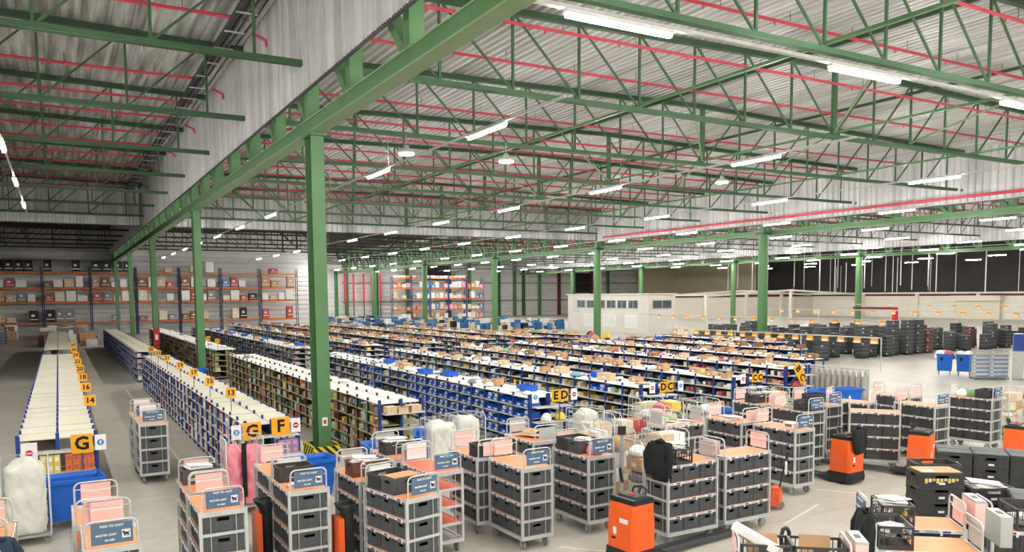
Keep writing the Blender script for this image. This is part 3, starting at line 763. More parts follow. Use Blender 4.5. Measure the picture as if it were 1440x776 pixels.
stack_goods('snack_carton', 4.42, 19.0, 1.05, 3, 2, (.16, .25, .17), 'p_purple', 'p_pink', 'small purple carton stacked under the F sign', 'carton')
end_frame(12., 19.95, 1.3, 'blue end frame at the E and D row end'); end_frame(16.35, 20.15, 1.3, 'blue end frame at the D and C row end')
end_frame(20.5, 20.15, 1.3, 'blue end frame at the sixth row end'); end_frame(25.2, 21.95, 1.3, 'blue end frame below the tilted yellow sign')
end_frame(7.75, 21.15, 1.3, 'blue end frame closing the black framed row')
for i, (x, y) in enumerate([(7.85, 20.8), (8.2, 20.8), (8.6, 20.8)]):
    o = link('cardboard_box', carton('cardboard_pale', i % 2)); o.location = (x, y, 1.5); o.scale = (.3, .3, .2); tag(o, '%s small pale cardboard box on the black row end shelf' % ORD[i], 'box')
for i, (x, y) in enumerate([(25.4, 21.6), (25.8, 21.6), (12.3, 19.6), (12.8, 19.6), (16.6, 19.8), (21.0, 19.8)]):
    o = link('soft_parcel', bagmesh(['red', 'tan', 'white', 'yellow', 'cream', 'pink'][i], i % 3)); o.location = (x+.15, y+.15, 1.05); o.scale = (.32, .3, .25)
    tag(o, 'soft %s parcel on the end shelf of the %s' % (['red', 'tan', 'white', 'yellow', 'cream', 'pink'][i], SHORT[[6, 6, 3, 3, 4, 5][i]]), 'parcel')

# ------------------------------------------------------------------ crates
def crate_mesh(w, l, h, m, openw=False, lab=True):
    """folding crate, x width w, y length l, centred"""
    b = MB(); a, c = w/2, l/2; t = .012
    b.box(-a, a, -c, c, 0, .012, m)
    for ax in (0, 1):
        for s in (-1, 1):
            L = c if ax == 0 else a-t
            def bx(u0, u1, z0, z1, o0=0., o1=t):
                p0, p1 = (a if ax == 0 else c)-o1, (a if ax == 0 else c)-o0
                if s < 0: p0, p1 = -p1, -p0
                if ax == 0: b.box(p0, p1, u0, u1, z0, z1, m)
                else: b.box(u0, u1, p0, p1, z0, z1, m)
            if not openw:
                bx(-L, L, .012, h*.62, .004, t); bx(-L, -L*.36, h*.62, h*.84, .004, t); bx(L*.36, L, h*.62, h*.84, .004, t)
                bx(-L, L, h*.84, h, -.006, t); bx(-L, L, .012, .035, -.004, t)
                for q in (-.8, -.45, 0, .45, .8): bx(L*q-.008, L*q+.008, .035, h*.84 if abs(q) > .4 else h*.62, -.004, .004)
                bx(-L*.8, L*.8, h*.3, h*.34, -.003, .004); bx(-L*.36, -L*.3, h*.62, h*.84, -.006, .004); bx(L*.3, L*.36, h*.62, h*.84, -.006, .004)
                bx(-L*.36, L*.36, h*.58, h*.63, -.006, .006)
            else:
                bx(-L, L, h*.9, h, -.006, t); bx(-L, L, .012, .05, 0, t); bx(-L, L, h*.48, h*.54, 0, t*.7)
                n = max(4, round(L*2/.07))
                for q in range(n+1):
                    u = -L+q*2*L/n; bx(max(u-.006, -L), min(u+.006, L), .05, h*.9, .001, t*.6)
                for q in (-1, 1): bx(min(q*L, q*L-q*.02), max(q*L, q*L-q*.02), .012, h, -.006, t)
                bx(-L*.3, L*.3, h*.7, h*.9, 0, .01)
            if lab and ax == 1: 
                p = -c-.008 if s < 0 else c+.006
                b.box(-.05, .05, min(p, p+.002), max(p, p+.002), .045, .045+h*.16, 'label_white')
    return b
CRD = {'std': crate_mesh(.6, .385, .265, 'crate_black', lab=False).mesh('plastic_crate'), 'grey': crate_mesh(.6, .385, .265, 'crate_grey', lab=False).mesh('plastic_crate'),
       'green': crate_mesh(.6, .385, .265, 'crate_green', lab=False).mesh('plastic_crate'),
       'fold': crate_mesh(.72, .5, .235, 'crate_black').mesh('plastic_crate'), 'fold2': crate_mesh(.6, .42, .235, 'crate_black').mesh('plastic_crate'), 'open': crate_mesh(.6, .42, .3, 'crate_black', True).mesh('plastic_crate'),
       'brown': crate_mesh(.6, .385, .27, 'crate_brown', lab=False).mesh('plastic_crate')}
CRQ = []
def crate(kind, loc, rz, label, group=None):
    if kind == 'open': nm = 'mesh_crate'
    elif kind[:4] == 'fold': nm = 'folding_crate'
    else: nm = 'plastic_crate'
    if nm == 'plastic_crate' and group: CRQ.append((kind, loc, rz, label, group)); return
    o = link(nm, CRD[kind], None, loc, rz); return tag(o, label, 'crate', group)
def flush_crates():
    CRQ.sort(key=lambda c: math.hypot(c[1][0], c[1][1])+(3 if c[4][-1] == 'x' else 0)); rest = MB()
    for k, loc, rz, label, group in CRQ[:285]:
        o = link('plastic_crate', CRD[k], None, loc, rz); tag(o, label, 'crate', group)
    for k, loc, rz, label, group in CRQ[285:]:
        rest.cb((loc[0], loc[1], loc[2]+.11), (.6, .385, .22), 'crate_black', rz); rest.cb((loc[0], loc[1], loc[2]+.245), (.612, .397, .045), 'crate_black', rz)
    if rest.v: tag(obj('stacked_crates', rest), 'dark plastic crates filling the carts deepest in the hall', 'crates', kind='stuff')
def crate_now(kind, loc, rz, label, group=None):
    o = link('plastic_crate', CRD[kind], None, loc, rz); tag(o, label, 'crate', group); return o

# ------------------------------------------------------------------ picking carts
CL, CW, TZ = 1.24, .66, 1.56
LEVELS = (.262, .59, .918, 1.246)
def lion(b, x0, y, z0, s, m='black'):
    P = lambda pts: b.prism([(x0+px*s, z0+pz*s) for px, pz in pts], y-.004, y, m, 'y')
    P([(-.32, -.05), (-.05, -.12), (.22, -.02), (.26, .12), (.02, .2), (-.26, .16)])
    P([(-.4, .05), (-.24, .04), (-.18, .28), (-.3, .4), (-.42, .3)])
    P([(-.3, -.36), (-.2, -.36), (-.14, -.05), (-.28, -.03)]); P([(-.12, -.34), (-.03, -.34), (0, -.06), (-.12, -.06)])
    P([(.1, -.36), (.2, -.36), (.24, 0), (.1, -.02)]); P([(.26, -.34), (.36, -.34), (.3, .05), (.22, .04)])
    P([(.22, .08), (.3, .06), (.42, .3), (.36, .38), (.32, .26)])
def make_cart(style, panel='pink_panel', empty=False):
    t = thing('picking_cart', (0, 0, 0)); t['category'] = 'cart'
    a, c = CW/2, CL/2
    b = MB(); b.box(-a, a, -c, c, .225, .26, 'steel')
    for s in (-1, 1): b.box(s*a-.02, s*a+.02, -c, c, .205, .275, 'steel_pale')
    b.box(-a, a, -c-.012, -c+.02, .205, .275, 'steel_pale'); b.box(-a, a, c-.02, c+.012, .205, .275, 'steel_pale'); obj('deck', b, t)
    for sx in (-1, 1):
        for sy in (-1, 1):
            b = MB(); b.box(sx*a-.024, sx*a+.024, sy*c-.02, sy*c+.02, .22, TZ+.03, 'steel_pale'); obj('post', b, t)
            b = MB(); x, y = sx*(a-.07), sy*(c-.12)
            b.box(x-.05, x+.05, y-.055, y+.055, .19, .206, 'steel_dark'); b.box(x-.036, x-.028, y-.035, y+.035, .08, .19, 'steel'); b.box(x+.028, x+.036, y-.035, y+.035, .08, .19, 'steel')
            b.cyl((x, y, .09), .09, .04, 'grey_wheel', 'x', 18); b.cyl((x, y, .09), .035, .056, 'steel_pale', 'x', 10); obj('caster', b, t)
    bm_ = 'orange_deep' if empty else 'orange_board'
    for z in LEVELS[1:]:
        b = MB(); b.box(-a+.025, a-.025, -c+.02, c-.02, z-.03, z-.012, bm_)
        for sy in (-1, 1): b.box(-a+.02, a-.02, sy*c-.012, sy*c+.012, z-.05, z-.002, 'steel_pale')
        obj('shelf', b, t)
    b = MB(); b.box(-a+.01, a-.01, -c+.02, c-.02, TZ-.02, TZ, bm_); b.box(-a, a, -c-.015, -c+.02, TZ-.06, TZ+.012, 'steel_pale'); b.box(-a, a, c-.02, c+.015, TZ-.06, TZ+.012, 'steel_pale')
    obj('top_board', b, t)
    for z in (*LEVELS[1:], TZ+.012):
        for sx in (-1, 1):
            b = MB(); x = sx*a; x0, x1 = (x-.012, x+.004) if sx < 0 else (x-.004, x+.012)
            b.box(x0, x1, -c+.02, c-.02, z-.055, z-.008, 'steel_pale')
            for q in range(3):
                yy = -c+.1+q*.4; e0, e1 = (x0-.003, x0) if sx < 0 else (x1, x1+.003)
                b.box(e0, e1, yy, yy+.22, z-.052, z-.01, 'label_white'); b.box(e0-.001, e1+.001, yy+.05, yy+.15, z-.046, z-.018, 'label_purple')
                b.box(e0, e1, yy+.02, yy+.05, z-.085, z-.052, 'label_white')
            obj('label_rail', b, t)
    for sy in (-1, 1):
        b = MB(); y = sy*c; w = a-.03; r = .09
        pts = [(-w, y, TZ)]+[(-w+r-r*math.cos(q), y, 1.93-r+r*math.sin(q)) for q in (0, .4, .8, 1.2, 1.57)]+[(w-r+r*math.sin(q), y, 1.93-r+r*math.cos(q)) for q in (0, .4, .8, 1.2, 1.57)]+[(w, y, TZ)]
        b.tube(pts, .014, 'steel_pale', 7); b.tube([(-w, y, 1.82), (w, y, 1.82)], .009, 'steel_pale', 6)
        for q in (-.62, .62): b.tube([(w*q, y-sy*.0, .2), (w*q, y, TZ-.06)], .008, 'steel_pale', 5)
        obj('end_hoop', b, t)
    if style == 'sign':
        b = MB(); y = -c-.03; b.box(-.245, .245, y, y+.012, 1.63, 1.9, 'sign_blue'); p = obj('sign_plate', b, t)
        put_text('PICK TO CART', .042, 'white', p, (0, y-.002, 1.865), bold=.001)
        put_text('MASTER CART', .038, 'white', p, (-.07, y-.002, 1.75), bold=.001); put_text('XR 6080', .032, 'white', p, (-.03, y-.002, 1.68), bold=.001)
        b = MB(); b.box(.115, .215, y-.004, y, 1.69, 1.8, 'white'); lion(b, .165, y-.004, 1.745, .1); obj('logo_plate', b, p)
    else:
        b = MB(); y = -c-.0; b.box(-.2, .2, y-.03, y-.018, 1.6, 1.88, panel); obj('end_panel', b, t)
    b = MB(); y = c; b.box(-.21, .21, y+.015, y+.03, 1.6, 1.9, panel); b.box(-.21, .21, y+.0, y+.015, 1.78, 1.81, 'white'); obj('end_panel', b, t)
    return t
PC = {('sign', 'pink'): Proto(make_cart('sign')), ('sign', 'white'): Proto(make_cart('sign', 'white')), ('plain', 'pink'): Proto(make_cart('plain')),
      ('plain', 'grey'): Proto(make_cart('plain', 'grey_panel')), ('sign', 'empty'): Proto(make_cart('sign', 'white', True))}
TIER = ['bottom', 'second', 'third', 'uppermost']
CRATE_N = [0]
def cart(style, cx, cy, rz, label, short, fill=4, kind='std', skip=()):
    """short: words that single out the cart"""
    PC[style].put((cx, cy, 0), rz, label, 'picking carts')
    if fill == 0: return
    M = Matrix.Rotation(rz, 3, 'Z')
    for lv in range(fill):
        for q in range(3):
            if (lv, q) in skip: continue
            d = Vector((0, -CL/2+.215+q*.405, LEVELS[lv])); p = Vector((cx, cy, 0))+M @ d
            k = kind if kind != 'mix' else ('green' if lv < 3 and (q+lv) % 2 else 'std')
            if k == 'std' and (q*3+lv*5+CRATE_N[0]) % 4 == 0: k = 'grey'
            CRATE_N[0] += 1
            crate(k, p, rz, '%s crate on the %s tier of the %s' % ({'std': 'black', 'grey': 'black', 'green': 'green', 'brown': 'brown'}[k], TIER[lv], short), '%s crates, %s tier of the %s' % ('green' if k == 'green' else 'black', TIER[lv], short))
def on(cx, cy, rz, dx, dy, z=TZ+.002):
    v = Matrix.Rotation(rz, 3, 'Z') @ Vector((dx, dy, 0)); return (cx+v.x, cy+v.y, z)
H2 = CL/2
# trains from the camera's left to right
cart(('sign', 'white'), 1.99, 22.83, 0, 'picking cart with blue sign standing alone in the aisle beside the G and F row', 'lone cart in the aisle')
cart(('sign', 'white'), 1.95, 24.15, 0, 'picking cart coupled behind the lone cart in the aisle', 'cart behind the lone aisle cart')
cart(('sign', 'pink'), 2.03, 13.05, 0, 'picking cart with blue sign and pink board before the pink bags', 'front cart below the pink bags')
cart(('plain', 'pink'), 2.03, 14.4, 0, 'picking cart with papers on top, coupled behind the cart before the pink bags', 'rear cart below the pink bags')
cart(('sign', 'white'), 3.5, 13.64, 0, 'picking cart with blue sign just before the hazard striped column foot', 'front cart by the striped column foot')
cart(('plain', 'pink'), 3.5, 14.98, 0, 'picking cart with bare orange board behind the cart by the striped column foot', 'rear cart by the striped column foot')
cart(('sign', 'white'), 4.84, 12.22, .22, 'picking cart with blue sign carrying dark and brown crates on its board', 'angled cart with crates on its board')
cart(('plain', 'grey'), 4.72, 13.72, .04, 'picking cart carrying a brown crate of white papers', 'cart with the brown paper crate')
cart(('sign', 'empty'), 6.04, 13.7, .04, 'empty picking cart with bare orange shelves and blue sign', 'empty cart', 0)
cart(('plain', 'grey'), 5.95, 15.2, .04, 'picking cart topped with a dark crate of white papers behind the empty cart', 'cart behind the empty cart', 4)
cart(('plain', 'pink'), 7.42, 14.45, 0, 'picking cart with one dark crate at the end of its pink backed board', 'cart with one dark crate on its board')
cart(('sign', 'pink'), 7.66, 13.12, .02, 'picking cart with empty orange board, pink board and blue sign', 'cart with empty orange top and blue sign')
cart(('plain', 'grey'), 9.25, 15.3, 0, 'picking cart with an opened cardboard piece on its orange board', 'cart with opened cardboard on top')
cart(('sign', 'pink'), 9.32, 13.35, .03, 'picking cart with pink bag and dark crates on its board, blue sign', 'cart with the pink bag on top')
cart(('plain', 'grey'), 10.43, 11.6, PI/2, 'picking cart with a black jacket draped over its end', 'cart with the draped jacket')
cart(('plain', 'pink'), 11.93, 11.64, -PI/2, 'picking cart with bare orange board coupled beside the cart with the draped jacket', 'cart next to the jacket cart')
cart(('plain', 'grey'), 13.35, 15.05, PI/2, 'picking cart with white papers spread over its board', 'cart with spread white papers')
cart(('plain', 'pink'), 15.0, 14.75, .0, 'picking cart with white top papers behind the hand pallet jack', 'rear cart past the pallet jack')
cart(('sign', 'pink'), 15.22, 13.3, .03, 'picking cart with a small white carton on top beside the pallet jack', 'cart with the small white carton')
cart(('sign', 'pink'), 17.9, 15.15, 0, 'picking cart with blue sign behind the truck with the hanging jacket', 'cart behind the jacket truck')
cart(('plain', 'pink'), 17.95, 16.7, 0, 'picking cart coupled second behind the truck with the hanging jacket', 'second cart behind the jacket truck')
cart(('sign', 'pink'), 19.35, 15.7, .0, 'picking cart with green crates between the two trucks', 'cart with green crates', 4, 'mix')
cart(('plain', 'pink'), 19.3, 13.75, .68, 'picking cart showing its long side to the open floor, pink board', 'side-on cart by the open floor')
cart(('plain', 'pink'), 20.5, 15.4, .3, 'picking cart with an orange topped board of green crates', 'second cart with green crates', 4, 'mix')
cart(('sign', 'pink'), 21.65, 13.9, 0, 'picking cart with blue sign behind the truck at the open floor', 'cart behind the open floor truck')
cart(('plain', 'pink'), 23.0, 15.6, .05, 'picking cart with long orange board and pink end at the open floor edge', 'rear cart at the open floor edge')
cart(('sign', 'white'), 24.45, 13.95, .12, 'picking cart with green parcels and a dark crate on top', 'cart topped with green parcels')
cart(('sign', 'pink'), .47, 11.95, 0, 'picking cart with blue sign in front of the blue tub', 'front cart before the blue tub')
cart(('plain', 'pink'), .38, 13.3, 0, 'picking cart with pink panel coupled behind the cart before the blue tub', 'rear cart before the blue tub', 3)
cart(('plain', 'pink'), -1.02, 12.8, 0, 'picking cart with pink panel beside the white sack cage', 'cart beside the white sack cage', 3)
cart(('plain', 'pink'), -1.02, 11.4, 0, 'picking cart loaded with parcels before the white sack cage', 'cart with the navy jacket', 3)
A = math.radians(50)
cart(('sign', 'pink'), 10.27, 6.72, A+PI, 'picking cart with bare orange board under the open crate of papers', 'cart under the open crate of papers')
cart(('plain', 'grey'), 9.5, 6.05, A, 'picking cart with bare orange board beside the heaped black coat', 'cart beside the heaped coat')
cart(('plain', 'pink'), 11.55, 5.75, A, 'picking cart with orange board coupled beyond the pink end boards', 'cart beyond the pink end boards')
cart(('plain', 'pink'), 7.43, 6.36, A, 'picking cart carrying two mesh crates lined with cardboard sheets', 'cart with the lined mesh crates')
flush_crates()
# loads on the boards
def papers(loc, rz, n, label, m='paper_white', s=(.3, .22)):
    R = random.Random(hash(loc) % 999 if False else int(abs(loc[0]*100+loc[1]*10))); b = MB()
    for i in range(n):
        b.cb((R.uniform(-.05, .05), R.uniform(-.04, .04), .008+i*.016+.02*(i == n-1)), (s[0], s[1], .012), m, R.uniform(-.5, .5), (R.uniform(.02, .2) if i else 0, 'Y'))
    return tag(obj('paper_heap', b, None, loc, rz), label, 'papers')
C_ = {'a': (4.84, 12.22, .22), 'b': (4.72, 13.72, .04), 'c9': (9.32, 13.35, .03), 'j': (10.43, 11.6, PI/2)}
crate('std', on(*C_['a'], 0, .38), .22, 'dark plastic crate on the board of the angled cart, beside the grey end panel'); crate('grey', on(*C_['a'], 0, -.03), .22, 'dark plastic crate in the middle of the angled cart board')
b = MB(); b.box(-.27, .27, -.17, .17, 0, .012, 'cardboard'); tag(obj('cardboard_sheet', b, None, on(*C_['a'], 0, -.03, TZ+.272), .22), 'flat brown cardboard sheet lying on the middle crate of the angled cart', 'cardboard')
crate('brown', on(*C_['b'], 0, .0), .04, 'brown plastic crate of papers on the cart behind the angled cart'); papers(on(*C_['b'], 0, 0, TZ+.18), .2, 8, 'white papers heaped in the brown crate', s=(.42, .28))
crate('std', on(5.95, 15.2, .04, 0, .1), .04, 'dark crate with papers on the cart behind the empty cart'); papers(on(5.95, 15.2, .04, 0, .1, TZ+.18), .2, 7, 'white papers heaped in the dark crate behind the empty cart', s=(.4, .28))
crate('std', on(7.42, 14.45, 0, .0, -.4), 0, 'dark plastic crate at the board end of the pink backed cart')
crate('std', on(3.5, 13.64, 0, 0, .36), 0, 'dark plastic crate on the board of the cart by the striped column foot')
papers(on(3.5, 13.64, 0, -.1, -.2), .3, 3, 'small white papers on the cart by the striped column foot', s=(.2, .15))
crate('grey', on(2.03, 14.4, 0, 0, .3), 0, 'dark plastic crate on the rear cart below the pink bags'); papers(on(2.03, 14.4, 0, 0, .3, TZ+.2), 0, 6, 'white papers in the crate on the rear cart below the pink bags', s=(.4, .26))
crate('std', on(*C_['c9'], 0, .36), .03, 'dark plastic crate at the far end of the cart with the pink bag'); crate('grey', on(*C_['c9'], -.0, -.04), .03, 'dark plastic crate beside the pink bag on the cart board')
o = link('soft_parcel', bagmesh('pink', 1), None, on(*C_['c9'], .02, -.38)); o.scale = (.36, .3, .26); tag(o, 'pink and white bag lying on the cart board beside the blue sign', 'parcel')
papers(on(*C_['c9'], 0, -.04, TZ+.2), .4, 5, 'white papers in the crate beside the pink bag', s=(.36, .26))
b = MB(); b.cb((0, 0, .03), (.4, .6, .01), 'cardboard_pale', .3, (.12, 'Y')); b.cb((.1, .1, .09), (.3, .36, .01), 'cardboard', .5, (-.25, 'Y')); tag(obj('opened_carton', b, None, on(9.25, 15.3, 0, 0, .1, TZ+.02)), 'flattened cardboard carton lying on a cart board', 'carton')
crate('open', on(*C_['j'], -.02, .22), PI/2, 'open mesh crate with white papers beside the draped black jacket'); papers(on(*C_['j'], -.02, .22, TZ+.22), .2, 8, 'white papers heaped in the mesh crate beside the jacket', s=(.42, .3))
papers(on(13.35, 15.05, PI/2, 0, .2), .1, 3, 'white papers at one end of the paper covered cart', s=(.4, .3)); papers(on(13.35, 15.05, PI/2, 0, -.25), .4, 3, 'white papers in the middle of the paper covered cart', s=(.4, .3))
papers(on(15., 14.75, 0, 0, .1), .1, 4, 'white papers on the rear cart past the pallet jack', s=(.45, .4))
b = MB(); b.box(-.13, .13, -.16, .16, 0, .13, 'white'); b.box(-.13, -.134, -.1, .1, .03, .1, 'cardboard_dark'); tag(obj('white_carton', b, None, on(15.22, 13.3, .03, 0, -.25)), 'small white carton on the cart beside the pallet jack', 'carton')
crate('std', on(17.9, 15.15, 0, 0, -.3), 0, 'dark plastic crate on the board behind the jacket truck'); papers(on(17.9, 15.15, 0, 0, .2), .3, 7, 'white papers heaped on the board behind the jacket truck', s=(.42, .36))
crate('std', on(17.95, 16.7, 0, 0, 0), 0, 'dark plastic crate on the second cart behind the jacket truck'); papers(on(17.95, 16.7, 0, 0, 0, TZ+.2), .3, 7, 'white papers in the crate on the second cart behind the jacket truck', s=(.42, .3))
crate('std', on(19.35, 15.7, 0, 0, .1), 0, 'dark plastic crate atop the cart with green crates')
crate('std', on(24.45, 13.95, .12, 0, -.3), .12, 'dark plastic crate beside the green parcels on a cart top')
for i, (dx, dy, c) in enumerate([(0, .1, 'green'), (-.1, .35, 'white'), (.15, .3, 'teal')]):
    o = link('soft_parcel', bagmesh(c, i), None, on(24.45, 13.95, .12, dx, dy)); o.scale = (.3, .3, .22); tag(o, 'soft %s parcel on the cart at the open floor edge' % c, 'parcel')
crate('open', on(10.27, 6.72, A, .02, .22), A, 'open mesh crate of papers on the cart by the stacked folding crates')
papers(on(10.27, 6.72, A, .02, .22, TZ+.2), .3, 8, 'white papers standing in the open mesh crate', s=(.4, .3))
b = MB(); b.box(-.05, .05, -.08, .08, 0, .12, 'p_yellow'); tag(obj('yellow_packet', b, None, on(10.35, 6.75, A, .15, .1, TZ+.02)), 'yellow packet inside the open mesh crate of papers', 'packet')
crate('open', on(9.5, 6.05, A, 0, .38), A, 'open mesh crate half under the black coat'); papers(on(9.5, 6.05, A, 0, .38, TZ+.14), .5, 5, 'white papers in the crate half under the coat', s=(.42, .26))
crate('open', on(11.55, 5.75, A, 0, .1), A, 'open mesh crate on the cart beyond the pink end boards'); papers(on(11.55, 5.75, A, 0, .1, TZ+.05), .2, 6, 'white papers low in the crate beyond the pink end boards', s=(.4, .26))
for dy, w in ((-.31, 'beside the pale pink end box'), (.3, 'under the white foam edge')):
    crate('open', on(7.43, 6.36, A, 0, dy), A+PI/2, 'open mesh crate lined with cardboard, %s' % w)
    b = MB(); b.cb((0, .0, .16), (.012, .36, .3), 'cardboard', 0, (.15, 'Y')); tag(obj('cardboard_sheet', b, None, on(7.43, 6.36, A, .17, dy, TZ+.02), A), 'brown cardboard sheet leaning in the crate %s' % w, 'cardboard')
b = MB(); b.cb((0, 0, .0), (.12, .6, .08), 'white', .0, (.35, 'X')); b.cb((.045, 0, -.07), (.025, .6, .08), 'white', .0, (.35, 'X'))
tag(obj('foam_edge', b, None, on(7.43, 6.36, A, -.08, .4, TZ+.34), .35), 'long white foam corner piece sticking out of a lined crate', 'packaging')
# thick pink and grey end boards
for i, (cx, cy, m) in enumerate(((10.9, 6.18, 'pink_panel'), (10.4, 5.57, 'grey_panel'), (7.98, 5.86, 'pink_panel'))):
    b = MB(); b.box(-.24, .24, -.07, .07, 0, .36, m); b.box(-.24, .24, -.072, .072, .36, .39, 'grey_panel'); b.box(-.06, .06, -.03, .03, .39, .395, 'steel_dark')
    tag(obj('end_box', b, None, (cx, cy, TZ+.01), A), 'flat upright %s end box between two cart hoops, %s of three' % (('pink', 'grey', 'pale pink')[i], ORD[i]), 'box')

# ------------------------------------------------------------------ stacked folding crates at the cart lane
CA = -math.radians(33)
def cstack(px, py, n, label, cols=1, kind='fold', z0=.14, lid=True, pitch=.238, rz=CA, w=.735, rows=1, dd=.52):
    u = Vector((math.cos(rz), math.sin(rz), 0)); v = Vector((-math.sin(rz), math.cos(rz), 0)); base = Vector((px, py, 0))
    t = thing('pallet', base+u*(w*(cols-1)/2)+v*(dd*(rows-1)/2), rz, 'black plastic pallet under the %s' % label, 'pallet')
    W, D = w*cols/2, dd*rows/2
    for s in (-1, 0, 1): b = MB(); b.box(-W, W, s*(D-.06)-.05, s*(D-.06)+.05, 0, .1, 'black_plastic'); obj('skid', b, t)
    b = MB(); b.box(-W, W, -D, D, .1, .135, 'black_plastic'); obj('pallet_deck', b, t)
    for c in range(cols):
        for r in range(rows):
            for k in range(n):
                p = base+u*(w*c)+v*(dd*r); crate(kind, (p.x, p.y, z0+k*pitch), rz, '%s folding crate in the %s%s' % ('topmost' if k == n-1 else 'black', label, '' if k == n-1 else ', below its top'), 'folding crates of the %s' % label)
            if lid:
                b = MB(); m = 'crate_grey'
                e, g = w/2-.01, dd/2-.01; b.box(-e, e, -g, g, 0, .02, 'crate_black')
                for q in range(5): b.box(-e+.01, e-.01, -g*.92+q*g*.38, -g*.92+q*g*.38+g*.24, .02, .032, m)
                tag(obj('crate_lid', b, None, (p.x, p.y, z0+n*pitch), rz), 'dark ribbed lid closing the %s' % label, 'lid', 'lids of the %s' % label)
cstack(12.7, 7.87, 7, 'tall stack beside the open mesh crate', 1, lid=False, rows=1)
b = MB(); b.box(-.33, .33, -.22, .22, 0, .015, 'cardboard'); b.box(-.3, -.1, -.23, -.05, .016, .024, 'paper_white'); tag(obj('cardboard_sheet', b, None, (12.7, 7.87, .14+7*.238), CA), 'brown cardboard sheet lying on the tall crate stack', 'cardboard')
b = MB()
for i in range(9): b.box(-.28+i*.062, -.235+i*.062, -.262, -.256, .07+(i % 3)*.02, .15, 'p_cream' if i % 2 else 'p_yellow')
tag(obj('printed_sleeve', b, None, (12.7, 7.87, .14+6*.238), CA), 'strip of cream and yellow packs showing through the top stack crate', 'packs')
cstack(13.35, 7.38, 6, 'stack holding the white paper crate', 1, lid=False)
papers((13.35, 7.38, .14+6*.238-.1), CA, 9, 'white papers heaped in the second stack', s=(.5, .34))
cstack(13.35, 8.3, 7, 'open topped stack behind the tall one', 1, lid=False)
RB = math.radians(-54)
cstack(15.6, 9.28, 6, 'long low block of lidded crates', 5, 'fold2', rows=2, w=.625, dd=.44, rz=RB)
cstack(13.0, 6.42, 6, 'lidded block near the pink end boards', 3, 'fold2', rows=2, w=.625, dd=.44, rz=RB)

# ------------------------------------------------------------------ low-level order trucks
def make_truck(jacket=False):
    t = thing('pallet_truck', (0, 0, 0)); t['category'] = 'truck'
    b = MB(); b.prism([(-.40, -.36), (.40, -.36), (.44, -.28), (.44, .34), (-.44, .34), (-.44, -.28)], .05, .3, 'black_plastic'); b.prism([(-.38, -.39), (.38, -.39), (.4, -.3), (.4, .3), (-.4, .3), (-.4, -.3)], .1, .22, 'rubber'); obj('bumper_base', b, t)
    b = MB(); s0 = [(-.36, -.34), (.36, -.34), (.41, -.27), (.41, .3), (-.41, .3), (-.41, -.27)]; s1 = [(-.35, -.3), (.35, -.3), (.4, -.24), (.4, .27), (-.4, .27), (-.4, -.24)]
    vs = [(x, y, .28) for x, y in s0]+[(x, y, .75) for x, y in s0]+[(x, y, 1.12) for x, y in s1]
    b.add(vs, [(i+6*k, (i+1) % 6+6*k, (i+1) % 6+6*(k+1), i+6*(k+1)) for k in (0, 1) for i in range(6)]+[(5, 4, 3, 2, 1, 0), (12, 13, 14, 15, 16, 17)], 'truck_orange')
    b.box(-.413, -.405, -.1, .2, .4, .8, 'orange_deep'); obj('body_shell', b, t)
    b = MB(); b.box(-.36, -.12, -.30, -.2, .85, 1.16, 'black_plastic'); b.box(-.4, .4, -.28, .28, 1.12, 1.21, 'black_plastic'); b.box(-.28, .28, -.12, .2, 1.2, 1.24, 'steel_dark'); b.box(-.05, .1, -.05, .03, 1.24, 1.26, 'sign_red'); obj('console', b, t)
    b = MB(); b.box(.0, .26, -.343, -.335, .9*0+.78, .86, 'label_white'); b.box(-.2, -.1, -.345, -.338, .55, .68, 'label_white'); b.box(-.25, -.12, -.346, -.338, .46, .5, 'black'); obj('decal', b, t)
    b = MB(); b.tube([(.2, .2, 1.2), (.2, .26, 1.32), (0, .3, 1.36), (-.2, .26, 1.32), (-.2, .2, 1.2)], .022, 'black_plastic', 7); b.tube([(0, .18, 1.15), (0, .28, 1.36)], .03, 'black_plastic', 7); obj('tiller', b, t)
    b = MB(); b.box(-.36, .36, .34, .8, .08, .13, 'rubber'); obj('step', b, t)
    for s in (-1, 1):
        b = MB(); b.box(s*.13-.07, s*.13+.07, .8, 3.4, .05, .11, 'steel_dark'); obj('fork', b, t)
    for s in (-1, 1):
        b = MB(); b.cyl((s*.3, -.05, .07), .07, .08, 'rubber', 'x', 12); obj('wheel', b, t)
    return t
PTK = Proto(make_truck())
TS = (.8, .84, 1)
PTK.put((8.72, 11.0, 0), -PI/2+.1, 'orange order truck carrying the jacket cart train on its forks', sx=TS)
PTK.put((17.2, 13.0, 0), .1, 'orange order truck with a dark jacket hanging over its console', sx=TS)
PTK.put((19.35, 12.4, 0), .35, 'orange order truck with light controls beside the side-on cart', sx=TS)
PTK.put((22.35, 11.6, 0), .3, 'orange order truck behind the lidded crate block', sx=TS)
# slim posts of trucks seen between carts
def slim_truck(x, y, label):
    t = thing('order_truck', (x, y, 0), 0, label, 'truck')
    b = MB(); b.box(-.07, .03, -.1, .3, .1, 1.05, 'truck_orange'); obj('body_shell', b, t)
    b = MB(); b.loft([(.1, .12, .05, .1, .16, 3), (1.1, .12, .05, .1, .16, 3), (1.2, .1, .05, .14, .18, 3), (1.28, .06, .05, .14, .18, 3), (1.3, .06, .05, .1, .14, 3)], 'black_plastic', 14); obj('back_rest', b, t)
    b = MB(); b.tube([(0, .0, 1.28), (.05, -.05, 1.34), (.16, -.05, 1.33), (.2, 0, 1.28)], .02, 'sign_red' if x > 4 else 'black_plastic', 6); obj('grip', b, t)
    b = MB(); b.box(-.24, .24, -.3, .5, .03, .12, 'rubber'); obj('base', b, t)
slim_truck(2.86, 13.9, 'slim orange and black order truck between two cart trains by the column')
